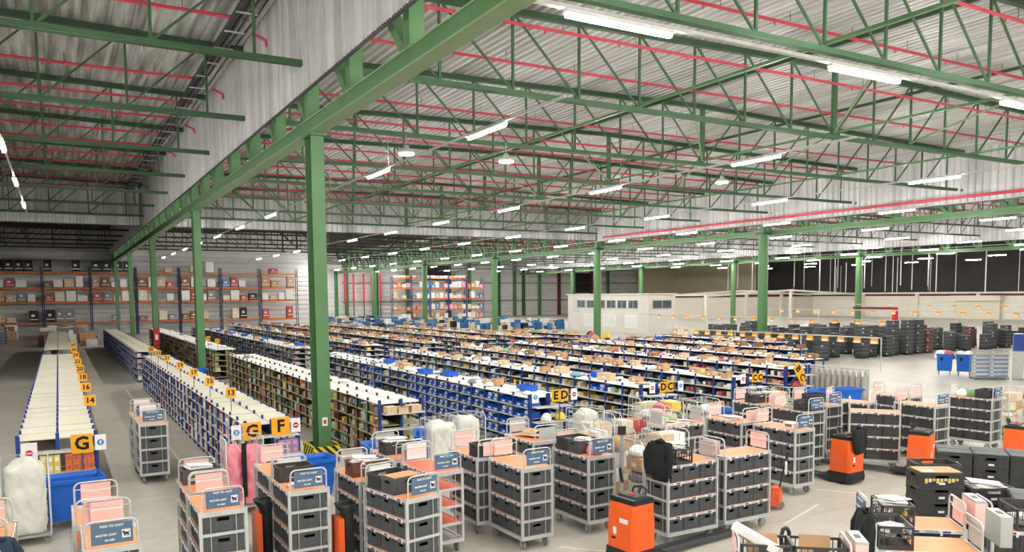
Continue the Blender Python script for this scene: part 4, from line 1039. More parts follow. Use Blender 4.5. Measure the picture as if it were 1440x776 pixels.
slim_truck(4.0, 12.9, 'slim orange and black order truck with red grip beside the brown crate cart')
t = thing('mast_pole', (9.28, 12.0, 0), 0, 'tall grey pole with black clamp behind the jacket cart truck', 'pole')
b = MB(); b.tube([(0, 0, .03), (0, 0, 2.3)], .035, 'steel', 8); obj('pole', b, t); b = MB(); b.box(-.09, .09, -.09, .09, 0, .03, 'steel_dark'); obj('foot', b, t)
b = MB(); b.cyl((0, 0, 2.2), .08, .16, 'black_plastic'); obj('cap', b, t); b = MB(); b.tube([(0, -.02, 1.2), (-.1, -.1, 1.35), (-.12, -.1, 1.5)], .03, 'black_plastic', 6); obj('clamp', b, t)
t = thing('hand_pallet_jack', (13.75, 12.05, 0), .55, 'orange hand pallet jack with black handle parked beside the carts', 'pallet jack')
b = MB(); b.prism([(-.2, 0), (.2, 0), (.12, .35), (-.12, .35)], .1, .4, 'orange_deep'); b.box(-.14, .14, .02, .2, .35, .5, 'orange_deep'); obj('pump_housing', b, t)
for s in (-1, 1): b = MB(); b.box(s*.19-.07, s*.19+.07, .3, 1.35, .05, .1, 'orange_deep'); obj('fork', b, t)
for s in (-1, 1): b = MB(); b.cyl((s*.07, .02, .09), .09, .05, 'grey_wheel', 'x', 14); obj('wheel', b, t)
b = MB(); b.tube([(0, .05, .4), (0, -.1, 1.15)], .02, 'black_plastic', 7); b.tube([(-.09, -.1, 1.15), (-.1, -.13, 1.3), (.1, -.13, 1.3), (.09, -.1, 1.15), (-.09, -.1, 1.15)], .016, 'black_plastic', 6); b.box(-.03, .03, -.12, -.08, .8, 1.1, 'label_white'); obj('handle', b, t)
t = thing('tiller_handle', (8.95, 7.75, 0), .3, 'black curved tiller head of a jack standing behind the lined crate', 'pallet jack')
b = MB(); b.tube([(0, 0, .2), (0, 0, 1.2)], .03, 'black_plastic', 7); b.box(-.25, .25, -.2, .3, 0, .25, 'truck_orange'); obj('drawbar', b, t)
b = MB(); b.tube([(-.12, 0, 1.2), (-.15, 0, 1.32), (-.08, 0, 1.42), (.04, 0, 1.42), (.12, 0, 1.34), (.14, 0, 1.22), (.02, 0, 1.16)], .03, 'black_plastic', 7, True); obj('handle', b, t)

# ------------------------------------------------------------------ tubs, cages and sacks
def make_tub():
    t = thing('wheeled_tub', (0, 0, 0)); t['category'] = 'tub'
    W, D = .62, .4
    def ring(w, d, z, r=.07):
        o = []
        for sx, sy in ((1, 1), (-1, 1), (-1, -1), (1, -1)):
            for q in range(4):
                an = math.atan2(sy, sx)-PI/4+q*PI/6; o.append((sx*(w-r)+r*math.cos(an), sy*(d-r)+r*math.sin(an), z))
        return o
    b = MB(); R0 = [ring(.5, .32, .2), ring(.59, .385, .98), ring(.66, .45, .98), ring(.66, .45, 1.06), ring(.62, .41, 1.06), ring(.58, .375, .98), ring(.49, .31, .24)]
    n = 16; vs = [v for r in R0 for v in r]
    b.add(vs, [(i*n+j, i*n+(j+1) % n, (i+1)*n+(j+1) % n, (i+1)*n+j) for i in range(6) for j in range(n)]+[tuple(range(n))[::-1], tuple(range(6*n, 7*n))], 'tub_blue'); obj('tub_body', b, t)
    b = MB(); b.box(-.46, -.36, -.362, -.352, .86, .9, 'label_white'); obj('tag', b, t).location = (0, -.0, 0)
    for sx in (-1, 1):
        for sy in (-1, 1):
            b = MB(); x, y = sx*.4, sy*.24; b.cyl((x, y, .08), .08, .04, 'rubber', 'x', 14); b.box(x-.04, x+.04, y-.035, y+.035, .08, .2, 'caster_gold'); obj('caster', b, t)
    return t
PT_ = Proto(make_tub())
PT_.put((.02, 18.95, 0), .08, 'blue plastic wheeled tub standing before the lone G row', 'wheeled blue tubs')
PT_.put((4.85, 18.15, 0), .1, 'dark blue wheeled tub between the F sign and the thick column', 'wheeled blue tubs')
PT_.put((7.0, 18.9, 0), 1.5, 'blue wheeled tub before the black framed row end', 'wheeled blue tubs')
PT_.put((8.75, 19.9, 0), 1.2, 'blue wheeled tub behind the white sacks', 'wheeled blue tubs')
PT_.put((13.75, 18.7, 0), .2, 'blue wheeled tub below the E and D signs', 'wheeled blue tubs')
PT_.put((18.3, 18.75, 0), .0, 'blue wheeled tub below the D and C signs', 'wheeled blue tubs')
PT_.put((25.2, 20.6, 0), -.2, 'blue wheeled tub below the tilted sign plates', 'wheeled blue tubs')
PT_.put((26.6, 20.3, 0), -.2, 'blue wheeled tub in front of the grey bag rail', 'wheeled blue tubs')
PT_.put((6.2, 44.3, 0), 1.57, 'blue wheeled tub in the aisle past the second green column', 'wheeled blue tubs')
PT_.put((11.0, 40, 0), 1.57, 'blue wheeled tub in the aisle beside the E and D row', 'wheeled blue tubs')
def make_cage(w=.8, d=.7, h=1.7):
    t = thing('roll_cage', (0, 0, 0)); t['category'] = 'roll cage'; a, c = w/2, d/2
    b = MB(); b.box(-a, a, -c, c, .16, .2, 'steel'); obj('base', b, t)
    for sx in (-1, 1):
        b = MB(); x = sx*a
        b.tube([(x, -c, .2), (x, -c, h-.08), (x, -c+.08, h), (x, c-.08, h), (x, c, h-.08), (x, c, .2)], .014, 'steel_pale', 6)
        for k in range(1, 6): b.tube([(x, -c+k*d/6, .2), (x, -c+k*d/6, h)], .005, 'steel_pale', 4)
        for k in range(1, 6): b.tube([(x, -c, .2+k*(h-.2)/6), (x, c, .2+k*(h-.2)/6)], .005, 'steel_pale', 4)
        obj('side_grid', b, t)
    b = MB(); y = c
    b.tube([(-a, y, .2), (-a, y, h), (a, y, h), (a, y, .2)], .012, 'steel_pale', 6)
    for k in range(1, 6): b.tube([(-a+k*w/6, y, .2), (-a+k*w/6, y, h)], .005, 'steel_pale', 4)
    for k in range(1, 6): b.tube([(-a, y, .2+k*(h-.2)/6), (a, y, .2+k*(h-.2)/6)], .005, 'steel_pale', 4)
    obj('back_grid', b, t)
    for sx in (-1, 1):
        for sy in (-1, 1):
            b = MB(); x, y = sx*(a-.07), sy*(c-.08); b.cyl((x, y, .06), .06, .03, 'grey_wheel', 'x', 12); b.box(x-.025, x+.025, y-.025, y+.025, .06, .16, 'steel_dark'); obj('caster', b, t)
    return t
PG = Proto(make_cage())
from mathutils import noise as NZ
def sack(x, y, w, d, h, m, label, seed=0, z0=.21, rz=0):
    a, c = w/2, d/2; b = MB(); n, N = 44, 26; vs = []
    for i in range(N+1):
        u = i/N; z = h*u; k = 1 if u < .86 else max(.3, 1-((u-.86)/.14)**2.2*.6); k *= .93+.07*min(1, u*10)
        for j in range(n):
            t_ = 2*PI*j/n; cc, ss = math.cos(t_), math.sin(t_); g = (abs(cc)**5+abs(ss)**5)**-.2
            v = Vector((a*cc*g*k, c*ss*g*k, z)); q_ = v+Vector((seed*3.1, seed*1.7, 0))
            e = .035*NZ.noise(Vector((q_.x*3, q_.y*3, q_.z*2)))+.05*NZ.noise(Vector((q_.x*7, q_.y*7, q_.z*5+q_.x*6)))+.016*NZ.noise(q_*19)
            if .55 < u: e += .05*NZ.noise(Vector((q_.x*9, q_.y*9, q_.z*3)))*(u-.5)
            v.x += cc*e; v.y += ss*e; v.z += (.12*NZ.noise(Vector((q_.x*4, q_.y*4, 1))) if u > .9 else 0)
            vs.append(v)
    b.add(vs, [(i*n+j, i*n+(j+1) % n, (i+1)*n+(j+1) % n, (i+1)*n+j) for i in range(N) for j in range(n)]+[tuple(range(n))[::-1], tuple(range(N*n, N*n+n))], m, True)
    return tag(obj('sack', b, None, (x, y, z0), rz), label, 'sack')
PG.put((-.72, 18.1, 0), 0, 'steel roll cage holding the big white sack', 'roll cages'); sack(-.72, 18.08, .66, .52, 1.44, 'sack_white', 'big crumpled white sack filling a roll cage near the blue tub', 3)
PG.put((3.42, 18.2, 0), 0, 'steel roll cage holding the pink sacks before the G and F row', 'roll cages')
sack(3.2, 18.18, .34, .5, 1.34, 'sack_pink', 'bright pink sack with a dark strap, on the G sign side of its cage', 5); sack(3.66, 18.2, .5, .56, 1.26, 'sack_pink', 'bright pink sack on the F sign side of its cage', 6)
b = MB(); b.box(-.05, .05, -.02, .0, 0, 1.2, 'black'); tag(obj('strap', b, None, (3.4, 17.88, .4)), 'black strap hanging between the pink sacks', 'strap')
for i, (x, y) in enumerate([(8.3, 18.2), (9.2, 18.6), (12.5, 17.8)]):
    PG.put((x, y, 0), .1*i, 'steel roll cage holding a white sack, %s from the black framed row end' % ORD[i], 'roll cages')
    sack(x, y-.01, .66, .52, 1.45, 'sack_white', 'white sack in a roll cage, %s from the black framed row end' % ORD[i], 10+i, rz=.1*i)
CG = [(11.0, 14.6), (11.15, 15.7), (12.0, 13.9), (12.0, 16.7), (13.0, 16.6), (14.1, 16.9), (13.7, 16.0), (15.1, 17.5), (15.3, 18.6), (10.9, 13.3), (16.4, 17.4), (20.3, 18.2), (26.5, 14.1), (27.5, 13.8), (28.6, 13.5), (27.0, 12.6), (28.1, 12.3)]
PCOL = ['white', 'white', 'tan', 'cream', 'yellow', 'white', 'pink', 'grey', 'white', 'green', 'red']
for i, (x, y) in enumerate(CG):
    rz = .12*math.sin(i*3); nm = '%s roll cage of the parcel cage cluster' % ORD[i]
    PG.put((x, y, 0), rz, 'steel wire roll cage packed with parcels, %s of the cluster behind the jacket cart' % ORD[i], 'roll cages')
    z = .205; lv = 0
    while z < 1.45:
        h = R.uniform(.2, .34)
        for q in range(2):
            m = R.choice(['cardboard', 'cardboard_pale', 'white', 'p_cream', 'p_'+R.choice(PCOL)])
            if R.random() < .65:
                o = link('cardboard_box', carton(m, 0), None, (x-.34+q*.345, y-.29, z)); o.scale = (.33, R.uniform(.4, .55), h-.01)
                lab = '%s box in the %s' % ({'cardboard': 'brown', 'cardboard_pale': 'pale brown'}.get(m, m.replace('p_', '')), nm); tag(o, lab, 'box', lab+' group')
            else:
                c = R.choice(PCOL); o = link('soft_parcel', bagmesh(c, q), None, (x-.17+q*.345, y, z)); o.scale = (.34, .5, h)
                lab = 'soft %s parcel in the %s' % (c, nm); tag(o, lab, 'parcel', lab+' group')
        z += h; lv += 1

# jackets
def jacket(name, loc, rz, m, label, h=.75, w=.5, seed=1, arms=True, rise=0.):
    t = thing(name, loc, rz, label, 'jacket')
    b = MB(); b.loft([(-h, .07, -.07, w*.34, .035, 3), (-h*.86, .04, -.08, w*.42, .06, 3), (-h*.6, .0, -.08, w*.46, .075, 3), (-h*.4, -.02, -.08, w*.42, .07, 2.8), (-h*.2, -.02, -.06, w*.45, .08, 2.6), (-.03, 0, -.03, w*.46, .07, 3), (.02, 0, 0, w*.42, .05, 3), (.035, 0, 0, w*.36, .02, 3)], m, 48, .22, 7, seed); obj('jacket_body', b, t)
    if arms:
        for s in (-1, 1):
            b = MB(); b.tube([(s*w*.36, -.04, -.02), (s*w*.52, -.08, -.2), (s*w*.5, -.1, -.42), (s*w*.44, -.09, -h*.86)], [.07, .075, .06, .05], m, 10); obj('sleeve', b, t)
    b = MB(); b.tube([(-.1, -.03, .03), (-.06, -.08, .05), (.06, -.08, .05), (.1, -.03, .03), (0, .02, .07)], .03, m, 8, True); obj('collar', b, t)
    return t
jacket('draped_jacket', (9.82, 11.5, 1.97), -PI/2+.3, 'jacket_black', 'black jacket draped over the end hoop of a picking cart', .7, .5, 2)
jacket('draped_jacket', (17.3, 12.8, 1.36), .3, 'jacket_black', 'dark jacket hanging over the console of an orange truck', .62, .6, 5)
jacket('heaped_coat', (9.02, 6.45, 1.93), A+PI, 'jacket_black', 'heaped black padded coat over the end of a cart', .85, .62, 8)
jacket('work_jacket', (-.83, 11.75, 1.72), .9, 'jacket_navy', 'navy work jacket with a yellow shoulder hung on a cart end', .7, .5, 4)
b = MB(); b.loft([(0, 0, 0, .13, .09, 2.5), (.1, .02, 0, .12, .08, 2.5), (.16, .03, 0, .06, .05, 2)], 'hivis', 14, .05, 3, 1); tag(obj('safety_vest', b, None, (-.95, 11.85, 1.72), .5), 'bright yellow safety vest folded on the navy work jacket', 'vest')

# ------------------------------------------------------------------ grey bag rail and right middle ground
for r_, (x0, y0, L) in enumerate(((28.1, 20.3, 13.7),)):
    t = thing('garment_rail', (x0, y0, 0), PI/2, 'long steel rail carrying a curtain of grey bags', 'rail')
    for k in range(6): b = MB(); b.box(k*L/5*.5-.03, k*L/5*.5+.03, -.5, .5, 0, .05, 'steel'); b.box(k*L/5*.5-.02, k*L/5*.5+.02, -.02, .02, .05, 1.7, 'steel_pale'); obj('stand', b, t)
    b = MB(); b.tube([(0, 0, 1.7), (L*.5, 0, 1.7)], .03, 'steel_pale', 7); b.tube([(0, .3, 1.62), (L*.5, .3, 1.62)], .02, 'steel_pale', 6); obj('hanging_bar', b, t)
ca, sa = 0, 1
for i in range(24):
    d = .15+i*.285; b = MB(); b.loft([(0, 0, 0, .1, .12, 3), (.4, .01, 0, .13, .17, 3), (.95, 0, 0, .11, .15, 2.5), (1.25, 0, 0, .05, .07, 2), (1.38, 0, 0, .015, .02, 2)], 'sack_grey', 12, .12, 3, i)
    tag(obj('hanging_bag', b, None, (28.1+ca*d, 20.3+sa*d, .3), PI/2), 'grey bag hanging from the long steel rail, %s' % (ORD[i]), 'bag', 'grey bags on the rail')
cu = [('blue', 44.2, 27.3), ('blue', 44.6, 26.0)]
def make_bin():
    t = thing('waste_container', (0, 0, 0)); t['category'] = 'container'
    b = MB(); vs = []
    for w, d, z in ((.55, .46, .25), (.62, .55, 1.2)): vs += [(-w, -d, z), (w, -d, z), (w, d, z), (-w, d, z)]
    b.add(vs, [(0, 1, 5, 4), (1, 2, 6, 5), (2, 3, 7, 6), (3, 0, 4, 7), (3, 2, 1, 0)], 'tub_blue')
    for a_ in ((-.68, .68, -.6, -.54), (-.68, .68, .54, .6), (-.68, -.62, -.54, .54), (.62, .68, -.54, .54)): b.box(*a_, 1.15, 1.24, 'tub_blue')
    b.box(-.56, .56, -.5, .5, .9, .92, 'bin_blue'); obj('container_body', b, t)
    for sx in (-1, 1):
        for sy in (-1, 1): b = MB(); b.cyl((sx*.42, sy*.34, .12), .12, .05, 'rubber', 'x', 12); b.box(sx*.42-.04, sx*.42+.04, sy*.34-.04, sy*.34+.04, .12, .26, 'steel_dark'); obj('caster', b, t)
    b = MB(); b.cyl((-.25, -.56, .95), .12, .02, 'black', 'y', 12); obj('emblem', b, t)
    return t
PB = Proto(make_bin()); o1 = PB.put((44.45, 27.2, 0), -1.02, 'big blue waste container heaped with red and white bags, one of two', sx=(.66, .8, 1)); PB.put((44.95, 26.35, 0), -1.02, 'big blue waste container heaped with bags, beside the wire pallet cages', sx=(.66, .8, 1))
for i, (x, y, c) in enumerate([(44.3, 27.4, 'white'), (44.5, 27.0, 'red'), (44.85, 26.5, 'cream'), (45.05, 26.15, 'white'), (44.55, 27.3, 'pink')]):
    o = link('soft_parcel', bagmesh(c, i % 3), None, (x, y, .93)); o.scale = (.6, .6, .5); tag(o, '%s bag heaped in a big blue waste container, %s of five' % (c, ORD[i]), 'bag')
def make_wirebox():
    t = thing('wire_container', (0, 0, 0)); t['category'] = 'wire cage'; W, D, H_ = .52, .4, 1.55
    for s in (-1, 1):
        b = MB()
        for k in range(9): b.tube([(-W+k*W/4, s*D, .1), (-W+k*W/4, s*D, H_)], .012, 'steel', 4)
        for k in range(8): b.tube([(-W, s*D, .1+k*(H_-.1)/7), (W, s*D, .1+k*(H_-.1)/7)], .014, 'steel', 4)
        obj('long_grid', b, t)
        b = MB()
        for k in range(6): b.tube([(s*W, -D+k*D*.4, .1), (s*W, -D+k*D*.4, H_)], .012, 'steel', 4)
        for k in range(8): b.tube([(s*W, -D, .1+k*(H_-.1)/7), (s*W, D, .1+k*(H_-.1)/7)], .014, 'steel', 4)
        obj('end_grid', b, t)
    b = MB(); b.box(-W, W, -D, D, .05, .12, 'steel_dark')
    for sx in (-1, 1):
        for sy in (-1, 1): b.box(sx*W-.06 if sx > 0 else -W, sx*W if sx > 0 else -W+.06, sy*D-.06 if sy > 0 else -D, sy*D if sy > 0 else -D+.06, 0, .05, 'steel')
    obj('base', b, t)
    for k in range(6):
        b = MB(); b.box(-W+.05, W-.05, -D+.05, D-.05, .14+k*.22, .16+k*.22, 'steel_pale'); b.box(-W+.05, W-.05, -D+.045, -D+.06, .16+k*.22, .24+k*.22, 'p_blue'); obj('tray', b, t)
    return t
PW = Proto(make_wirebox()); PW.put((43.75, 24.75, 0), -.6, 'tall wire mesh cage holding pale blue trays, beside the waste containers', sx=(.8, .8, 1)); PW.put((44.5, 24.2, 0), -.6, 'tall wire mesh cage of pale trays, next to the grey cabinet', sx=(.8, .8, 1))
t = thing('grey_cabinet', (45.4, 22.9, 0), -1.05, 'grey cabinet with a blue upper panel at the open floor', 'cabinet')
b = MB(); b.box(-.9, 1.5, 0, .8, .03, 1.55, 'grey_panel'); obj('body', b, t); b = MB(); b.box(-.93, 1.53, -.04, .8, 1.55, 2.5, 'sign_blue'); b.box(-.9, 1.5, -.06, -.04, 1.6, 2.46, 'blue_steel'); obj('upper_panel', b, t)
b = MB(); b.box(-.4, 1.2, -.06, 0, .1, 1.25, 'white'); b.box(.0, .6, -.1, -.06, .15, .45, 'black'); obj('notice_panel', b, t)

# ------------------------------------------------------------------ far zone: crate stacks, tagged racks
R = random.Random(11); bst = MB(); spots = []
def far_stack(x, y, n, m, w=.8, d=.6):
    if any(abs(x-a) < 1.25 and abs(y-c) < 1.1 for a, c in spots): return
    if abs(x-X2) < 1.2 and min(abs(y-q) for q in YC) < 1.2: return
    spots.append((x, y))
    for k in range(n):
        z = .15+k*.28; a = R.uniform(-.02, .02)
        bst.box(x-w/2+a+.02, x+w/2+a-.02, y-d/2+.02, y+d/2-.02, z, z+.235, m); bst.box(x-w/2+a-.01, x+w/2+a+.01, y-d/2-.01, y+d/2+.01, z+.235, z+.265, 'crate_rim')
        if R.random() < .4: bst.box(x-w/2-.03, x-w/2+.1, y-d/2-.03, y-d/2+.03, z+.05, z+.12, 'label_white')
    bst.box(x-w/2, x+w/2, y-d/2, y+d/2, 0, .15, 'black_plastic')
y = 37.6; row = 0
while y < 78:
    x = 46.8+(row % 3)*.4+max(0, (y-46)*.35)
    while x < 104-(y-37)*.2:
        if x*.496+y*.868 < 73 and not (R.random() < .12) and not (61 < x < 67 and y > 58): far_stack(x, y+R.uniform(-.25, .25), R.randint(5, 9) if x*.496+y*.868 < 62 else R.randint(4, 7), R.choice(['crate_black', 'crate_grey', 'steel_dark', 'steel_dark', 'crate_brown' if x > 58 else 'crate_grey']))
        x += R.uniform(1.26, 1.6)
    row += 1; y += 1.5 if row % 3 else 3.6
tag(obj('crate_stacks', bst), 'crowded tall black plastic crate stacks beyond the open floor', 'crates', kind='stuff')
TR = [(43.3, 30.5, 43.3, 50, 2.0, 1.2), (58, 38, 58, 72, 2.5, 2.3), (74, 36, 74, 70, 2.9, 2.4), (92, 40, 92, 70, 3.2, 3.)]
for r_, (xa, ya, xb, yb, rz_, st_) in enumerate(TR):
    L = math.hypot(xb-xa, yb-ya); an = math.atan2(yb-ya, xb-xa); n = int(L/st_)
    t = thing('tag_rail', (xa, ya, 0), an, 'pale overhead rail carrying yellow tags above the crate stacks, %s row' % ORD[r_], 'rail')
    b = MB(); b.tube([(0, 0, rz_+.02), (L, 0, rz_+.02)], .045, 'steel_pale', 6); obj('rail', b, t)
    for q in range(0, n, 5): b = MB(); b.tube([(q*st_, 0, 0), (q*st_, 0, rz_)], .04, 'steel_pale', 6); obj('stand', b, t)
    for q in range(n):
        b = MB(); b.add([(-.3, 0, -.35), (.3, 0, -.35), (.22, .02, 0), (-.22, .02, 0), (-.3, .03, -.35), (.3, .03, -.35), (.22, .05, 0), (-.22, .05, 0)], [(0, 1, 2, 3), (7, 6, 5, 4), (0, 4, 5, 1), (1, 5, 6, 2), (2, 6, 7, 3), (3, 7, 4, 0)], 'yellow_sign'); b.box(-.2, .2, -.005, 0, -.33, -.2, 'label_white')
        tag(obj('yellow_tag', b, None, (xa+math.cos(an)*(q*st_+.5), ya+math.sin(an)*(q*st_+.5), rz_), -PI/2), 'yellow tag with white strip on the %s overhead rail, %s hanging there' % (ORD[r_], ORD[min(q, 29)]), 'tag', 'yellow tags of the %s rail' % ORD[r_])
# goods heaps of the far right middle
for i in range(40):
    x = 41.6+(i % 4)*1.25+R.uniform(-.1, .1); y = 50+(i//4)*2.3+R.uniform(-.4, .4); c = R.choice(PCOL+['blue', 'black', 'purple'])
    if abs(x-X2) < 1: continue
    o = link('soft_parcel', bagmesh(c, i % 3), None, (x, y, 0)); o.scale = (1., 1., R.uniform(.6, 1.3)); lab = 'big soft %s bundle on the floor by the crate stacks' % c; tag(o, lab, 'bundle', lab)

# office block
t = thing('office_cabin', (62, 75, 0), 0, 'white two-level office cabin with a band of upper windows', 'cabin')
b = MB(); b.box(0, 4.2, 0, 17.5, 0, 4.75, 'office_white'); obj('cabin_walls', b, t)
b = MB(); b.box(-.2, 4.4, -.2, 17.7, 4.75, 4.9, 'office_white'); obj('roof_slab', b, t)
for i in range(6):
    y = 2.+i*2.25; b = MB(); b.box(-.06, 0, y, y+1.9, 3.0, 4.1, 'steel_pale'); w_ = obj('window', b, t); b = MB(); b.box(-.09, -.06, y+.08, y+.9, 3.08, 4.02, 'glass_dark'); b.box(-.09, -.06, y+1., y+1.82, 3.08, 4.02, 'glass_dark'); obj('pane', b, w_)
b = MB(); b.box(.5, 3.6, -.06, 0, 3.0, 4.1, 'steel_pale'); w_ = obj('window', b, t); b = MB(); b.box(.6, 2., -.09, -.06, 3.08, 4.02, 'glass_dark'); b.box(2.1, 3.5, -.09, -.06, 3.08, 4.02, 'glass_dark'); obj('pane', b, w_)
for i in range(3): b = MB(); b.box(-.06, 0, 2+i*4.5, 4.6+i*4.5, .6, 2.2, 'white'); w_ = obj('window', b, t); b = MB(); b.box(-.08, -.06, 2.1+i*4.5, 4.5+i*4.5, .7, 2.1, 'cladding'); obj('pane', b, w_)
b = MB(); b.box(-.07, 0, 15, 16.2, 2.4, 4.4, 'steel_pale'); obj('door', b, t)
# roller door housing at the far right wall
t = thing('roller_door', (XR-.3, 80, 0), 0, 'pale roller door with box housing in the cream wall', 'door'); b = MB(); b.box(-.3, .0, -4, 4, 0, 3.2, 'p_cream'); obj('door_leaf', b, t); b = MB(); b.box(-.9, .0, -4.3, 4.3, 3.2, 4.1, 'cream_wall'); obj('housing', b, t)
t = thing('red_gate', (92, 63, 0), 0, 'red steel post with a beam among the far crate stacks', 'gate'); b = MB(); b.box(-.25, .25, -.25, .25, 0, 2.9, 'sign_red'); obj('post', b, t); b = MB(); b.box(-.2, .2, .25, 6, 2.6, 2.9, 'maroon'); obj('beam', b, t)

# ------------------------------------------------------------------ high pallet racks
LVZ = (1.75, 4.35, 6.2, 8.2)
def rack(x, y, w, label, lv=LVZ, d=1.1, top=8.9, um='blue_dark', bm2='orange_beam', rz=0):
    t = thing('pallet_rack', (x, y, 0), rz, label, 'rack')
    for q in (0, w-.1):
        b = MB()
        for dy in (0, d-.1): b.box(q, q+.1, dy, dy+.06, 0, top, um)
        z = .3
        while z < top-.8: b.bar((q+.05, .05, z), (q+.05, d-.05, z+.7), .03, .03, um); z += .9
        obj('upright_frame', b, t)
    for z in lv:
        b = MB(); b.box(.1, w-.1, -.02, .06, z-.17, z, bm2); b.box(.1, w-.1, d-.06, d, z-.14, z, bm2); b.box(.1, w-.1, .06, d-.06, z-.03, z-.01, 'steel_dark'); obj('beam_pair', b, t)
R = random.Random(5); PRK = None; n = 0
x = -34.; k = 0
def pallet_load(x, y, z, w, h, m, label, grp):
    b = MB(); b.box(0, w, 0, .9, .1, h, m); b.box(0, w, 0, .9, 0, .1, 'cardboard_dark'); b.box(.04, w-.04, -.01, 0, .25*h, .32*h, 'white'); b.box(.25*w, .6*w, -.012, -.01, .5*h, .7*h, 'paper_white')
    return tag(obj('pallet_load', b, None, (x, y, z)), label, 'load', grp)
bayn = 0
while x < 30:
    bayn += 1; dark = x < -6
    rack(x, 117., 5.3, 'high orange and blue pallet rack bay, %s along the side hall end wall' % ORD[bayn-1])
    for li, z in enumerate(LVZ):
        px = x+.2
        while px < x+4.3:
            w = R.uniform(.9, 1.25)
            if R.random() < (.6, .85, .9, .75)[li]:
                h = R.uniform(.7, 1.6 if li else 1.9); m = R.choice(['white', 'cardboard', 'cardboard_pale', 'p_grey', 'p_cream', 'p_red', 'p_black', 'cardboard_dark', 'white', 'p_blue' if R.random() < .3 else 'white'])
                if li == 3 and x < 6: m = 'p_black'; h = 1.5
                if li == 3 and x > 8 and R.random() < .6: px += w; continue
                cn = {'white': 'white', 'cardboard': 'brown', 'cardboard_pale': 'pale brown', 'cardboard_dark': 'dark brown'}.get(m, m.replace('p_', ''))
                pallet_load(px, 117.05, z, w-.1, h, m, '%s pallet load on the %s level of the %s rack bay' % (cn, ORD[li], ORD[bayn-1]), '%s loads, %s level, %s rack bay' % (cn, ORD[li], ORD[bayn-1]))
            px += w+.08
    x += 5.4
for i, (x, y) in enumerate([(57.5, 148), (61.6, 148), (65.7, 148), (69.8, 148), (73.9, 148)]):
    rack(x, y, 4., 'orange and blue pallet rack bay before the far wall, %s of five' % ORD[i], lv=(2., 4.2, 6.4, 8.4) if i < 4 else (2., 4.2, 6.4), um='blue_steel', top=8.8)
    for li, z in enumerate((0.1, 2., 4.2, 6.4, 8.4)):
        px = x+.2
        while px < x+3.2:
            if R.random() < .8 and not (li == 4 and i == 4):
                m = R.choice(['white', 'p_cream', 'p_blue', 'cardboard_pale', 'p_pink', 'white', 'p_orange'])
                pallet_load(px, y+.05, z, .85, R.uniform(.6, 1.5) if li < 4 else .5, m, '%s load on the %s level of the %s far wall rack bay' % (m.replace('p_', '').replace('cardboard_', ''), ORD[li], ORD[i]), '%s loads, %s level, %s far wall rack' % (m.replace('p_', '').replace('cardboard_', ''), ORD[li], ORD[i]))
            px += .95
# blue crates and black racks far in the middle
R = random.Random(21); bb = MB()
for i in range(650):
    x = R.uniform(36, 62); y = R.uniform(104, 140) if x < 52 else R.uniform(92, 120)
    z = R.choice((0, 0, .2, .5))
    if abs(x-X2) < 1.2: continue
    bb.box(x, x+R.uniform(.4, 1.), y, y+.8, 0, z+R.uniform(.4, 1.0), R.choice(['sea_blue', 'sea_blue', 'sea_blue', 'p_blue', 'p_white', 'p_black', 'cardboard_pale', 'p_cream']))
tag(obj('far_goods', bb), 'crowded blue crates and pale goods on the floor before the far wall', 'goods', kind='stuff')
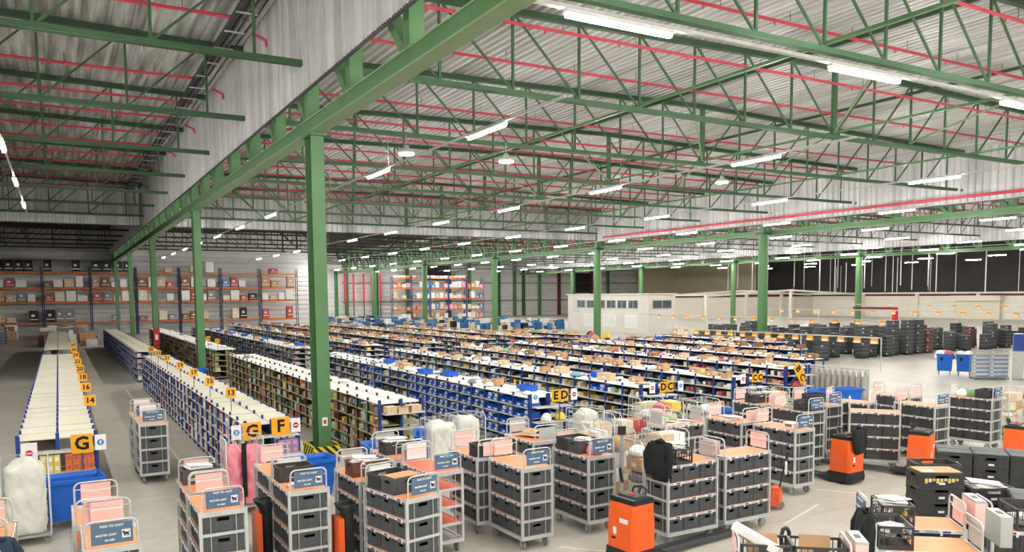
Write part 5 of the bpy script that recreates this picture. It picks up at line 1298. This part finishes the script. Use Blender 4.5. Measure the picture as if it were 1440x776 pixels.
# low dark zone in the side hall: dim shelving further back
for i in range(4):
    PS[('blue', 1.5)][1].put((-7.5+i*.3, 84+i*5.5, 0), 0, 'dim blue shelving unit in the unlit side hall, %s from the lit part' % ORD[i], 'dim shelving units of the side hall')
b = MB()
for i in range(160):
    x = R.choice((R.uniform(-12, -5.5), R.uniform(-2, 3.5))); y = R.uniform(108, 115) if x < -5 else R.uniform(90, 115); b.box(x, x+R.uniform(.5, 1.4), y, y+.9, 0, R.uniform(.6, 1.7), R.choice(['p_grey', 'p_brown', 'p_white', 'cardboard', 'p_blue']))
tag(obj('stored_goods', b), 'dim mixed goods stored below the racks of the unlit side hall', 'goods', kind='stuff')
# floor markings
def line(i, p, q, w, label):
    b = MB(); b.bar((*p, .003), (*q, .003), w, .004, 'floor_line'); o = obj('trim_%d' % i, b); tag(o, label, kind='structure')
line(10, (5.45, 17.), (5.45, 45), .12, 'pale floor line beside the column'); line(11, (8.1, 12.4), (10.6, 9.6), .06, 'thin pale floor line between carts')
line(12, (15.9, 12.9), (17.6, 10.2), .06, 'thin pale floor line by the pallet jack'); line(13, (12.9, 11.2), (14.8, 11.9), .06, 'short pale floor mark near the pallet jack'); line(14, (2.0, 9), (-3, 22), .06, 'thin pale floor line')
line(15, (2.9, 16), (2.9, 46), .08, 'long pale aisle line beside the lone cart')
# ------------------------------------------------------------------ camera and view
def setup_camera():
    yaw, pitch, roll = math.radians(29.76122525), math.radians(4.56392088), math.radians(-.45394047)
    fwd0 = Vector((math.sin(yaw), math.cos(yaw), 0)); r0 = Vector((math.cos(yaw), -math.sin(yaw), 0)); u0 = Vector((0, 0, 1))
    fwd = math.cos(pitch)*fwd0-math.sin(pitch)*u0; up = math.sin(pitch)*fwd0+math.cos(pitch)*u0
    c, s = math.cos(roll), math.sin(roll); right = c*r0+s*up; up2 = -s*r0+c*up
    cam = bpy.data.cameras.new('camera'); o = bpy.data.objects.new('camera', cam); COL.objects.link(o)
    M = Matrix((right, up2, -fwd)).transposed().to_4x4(); M.translation = (0, 0, 4.8); o.matrix_world = M
    cam.sensor_width = 36; cam.sensor_fit = 'HORIZONTAL'; cam.lens = 1112.16/1440*36
    cam.shift_x = 0; cam.shift_y = (503.74-388)/1440; cam.clip_end = 500; cam.clip_start = .1
    SC.camera = o
setup_camera()
w = bpy.data.worlds.new('world'); SC.world = w; w.use_nodes = True
w.node_tree.nodes['Background'].inputs[0].default_value = (.8, .85, .9, 1); w.node_tree.nodes['Background'].inputs[1].default_value = .3
vs = SC.view_settings; vs.view_transform = 'Standard'; vs.look = 'None'; vs.gamma = 1; vs.exposure = .88; vs.use_curve_mapping = False
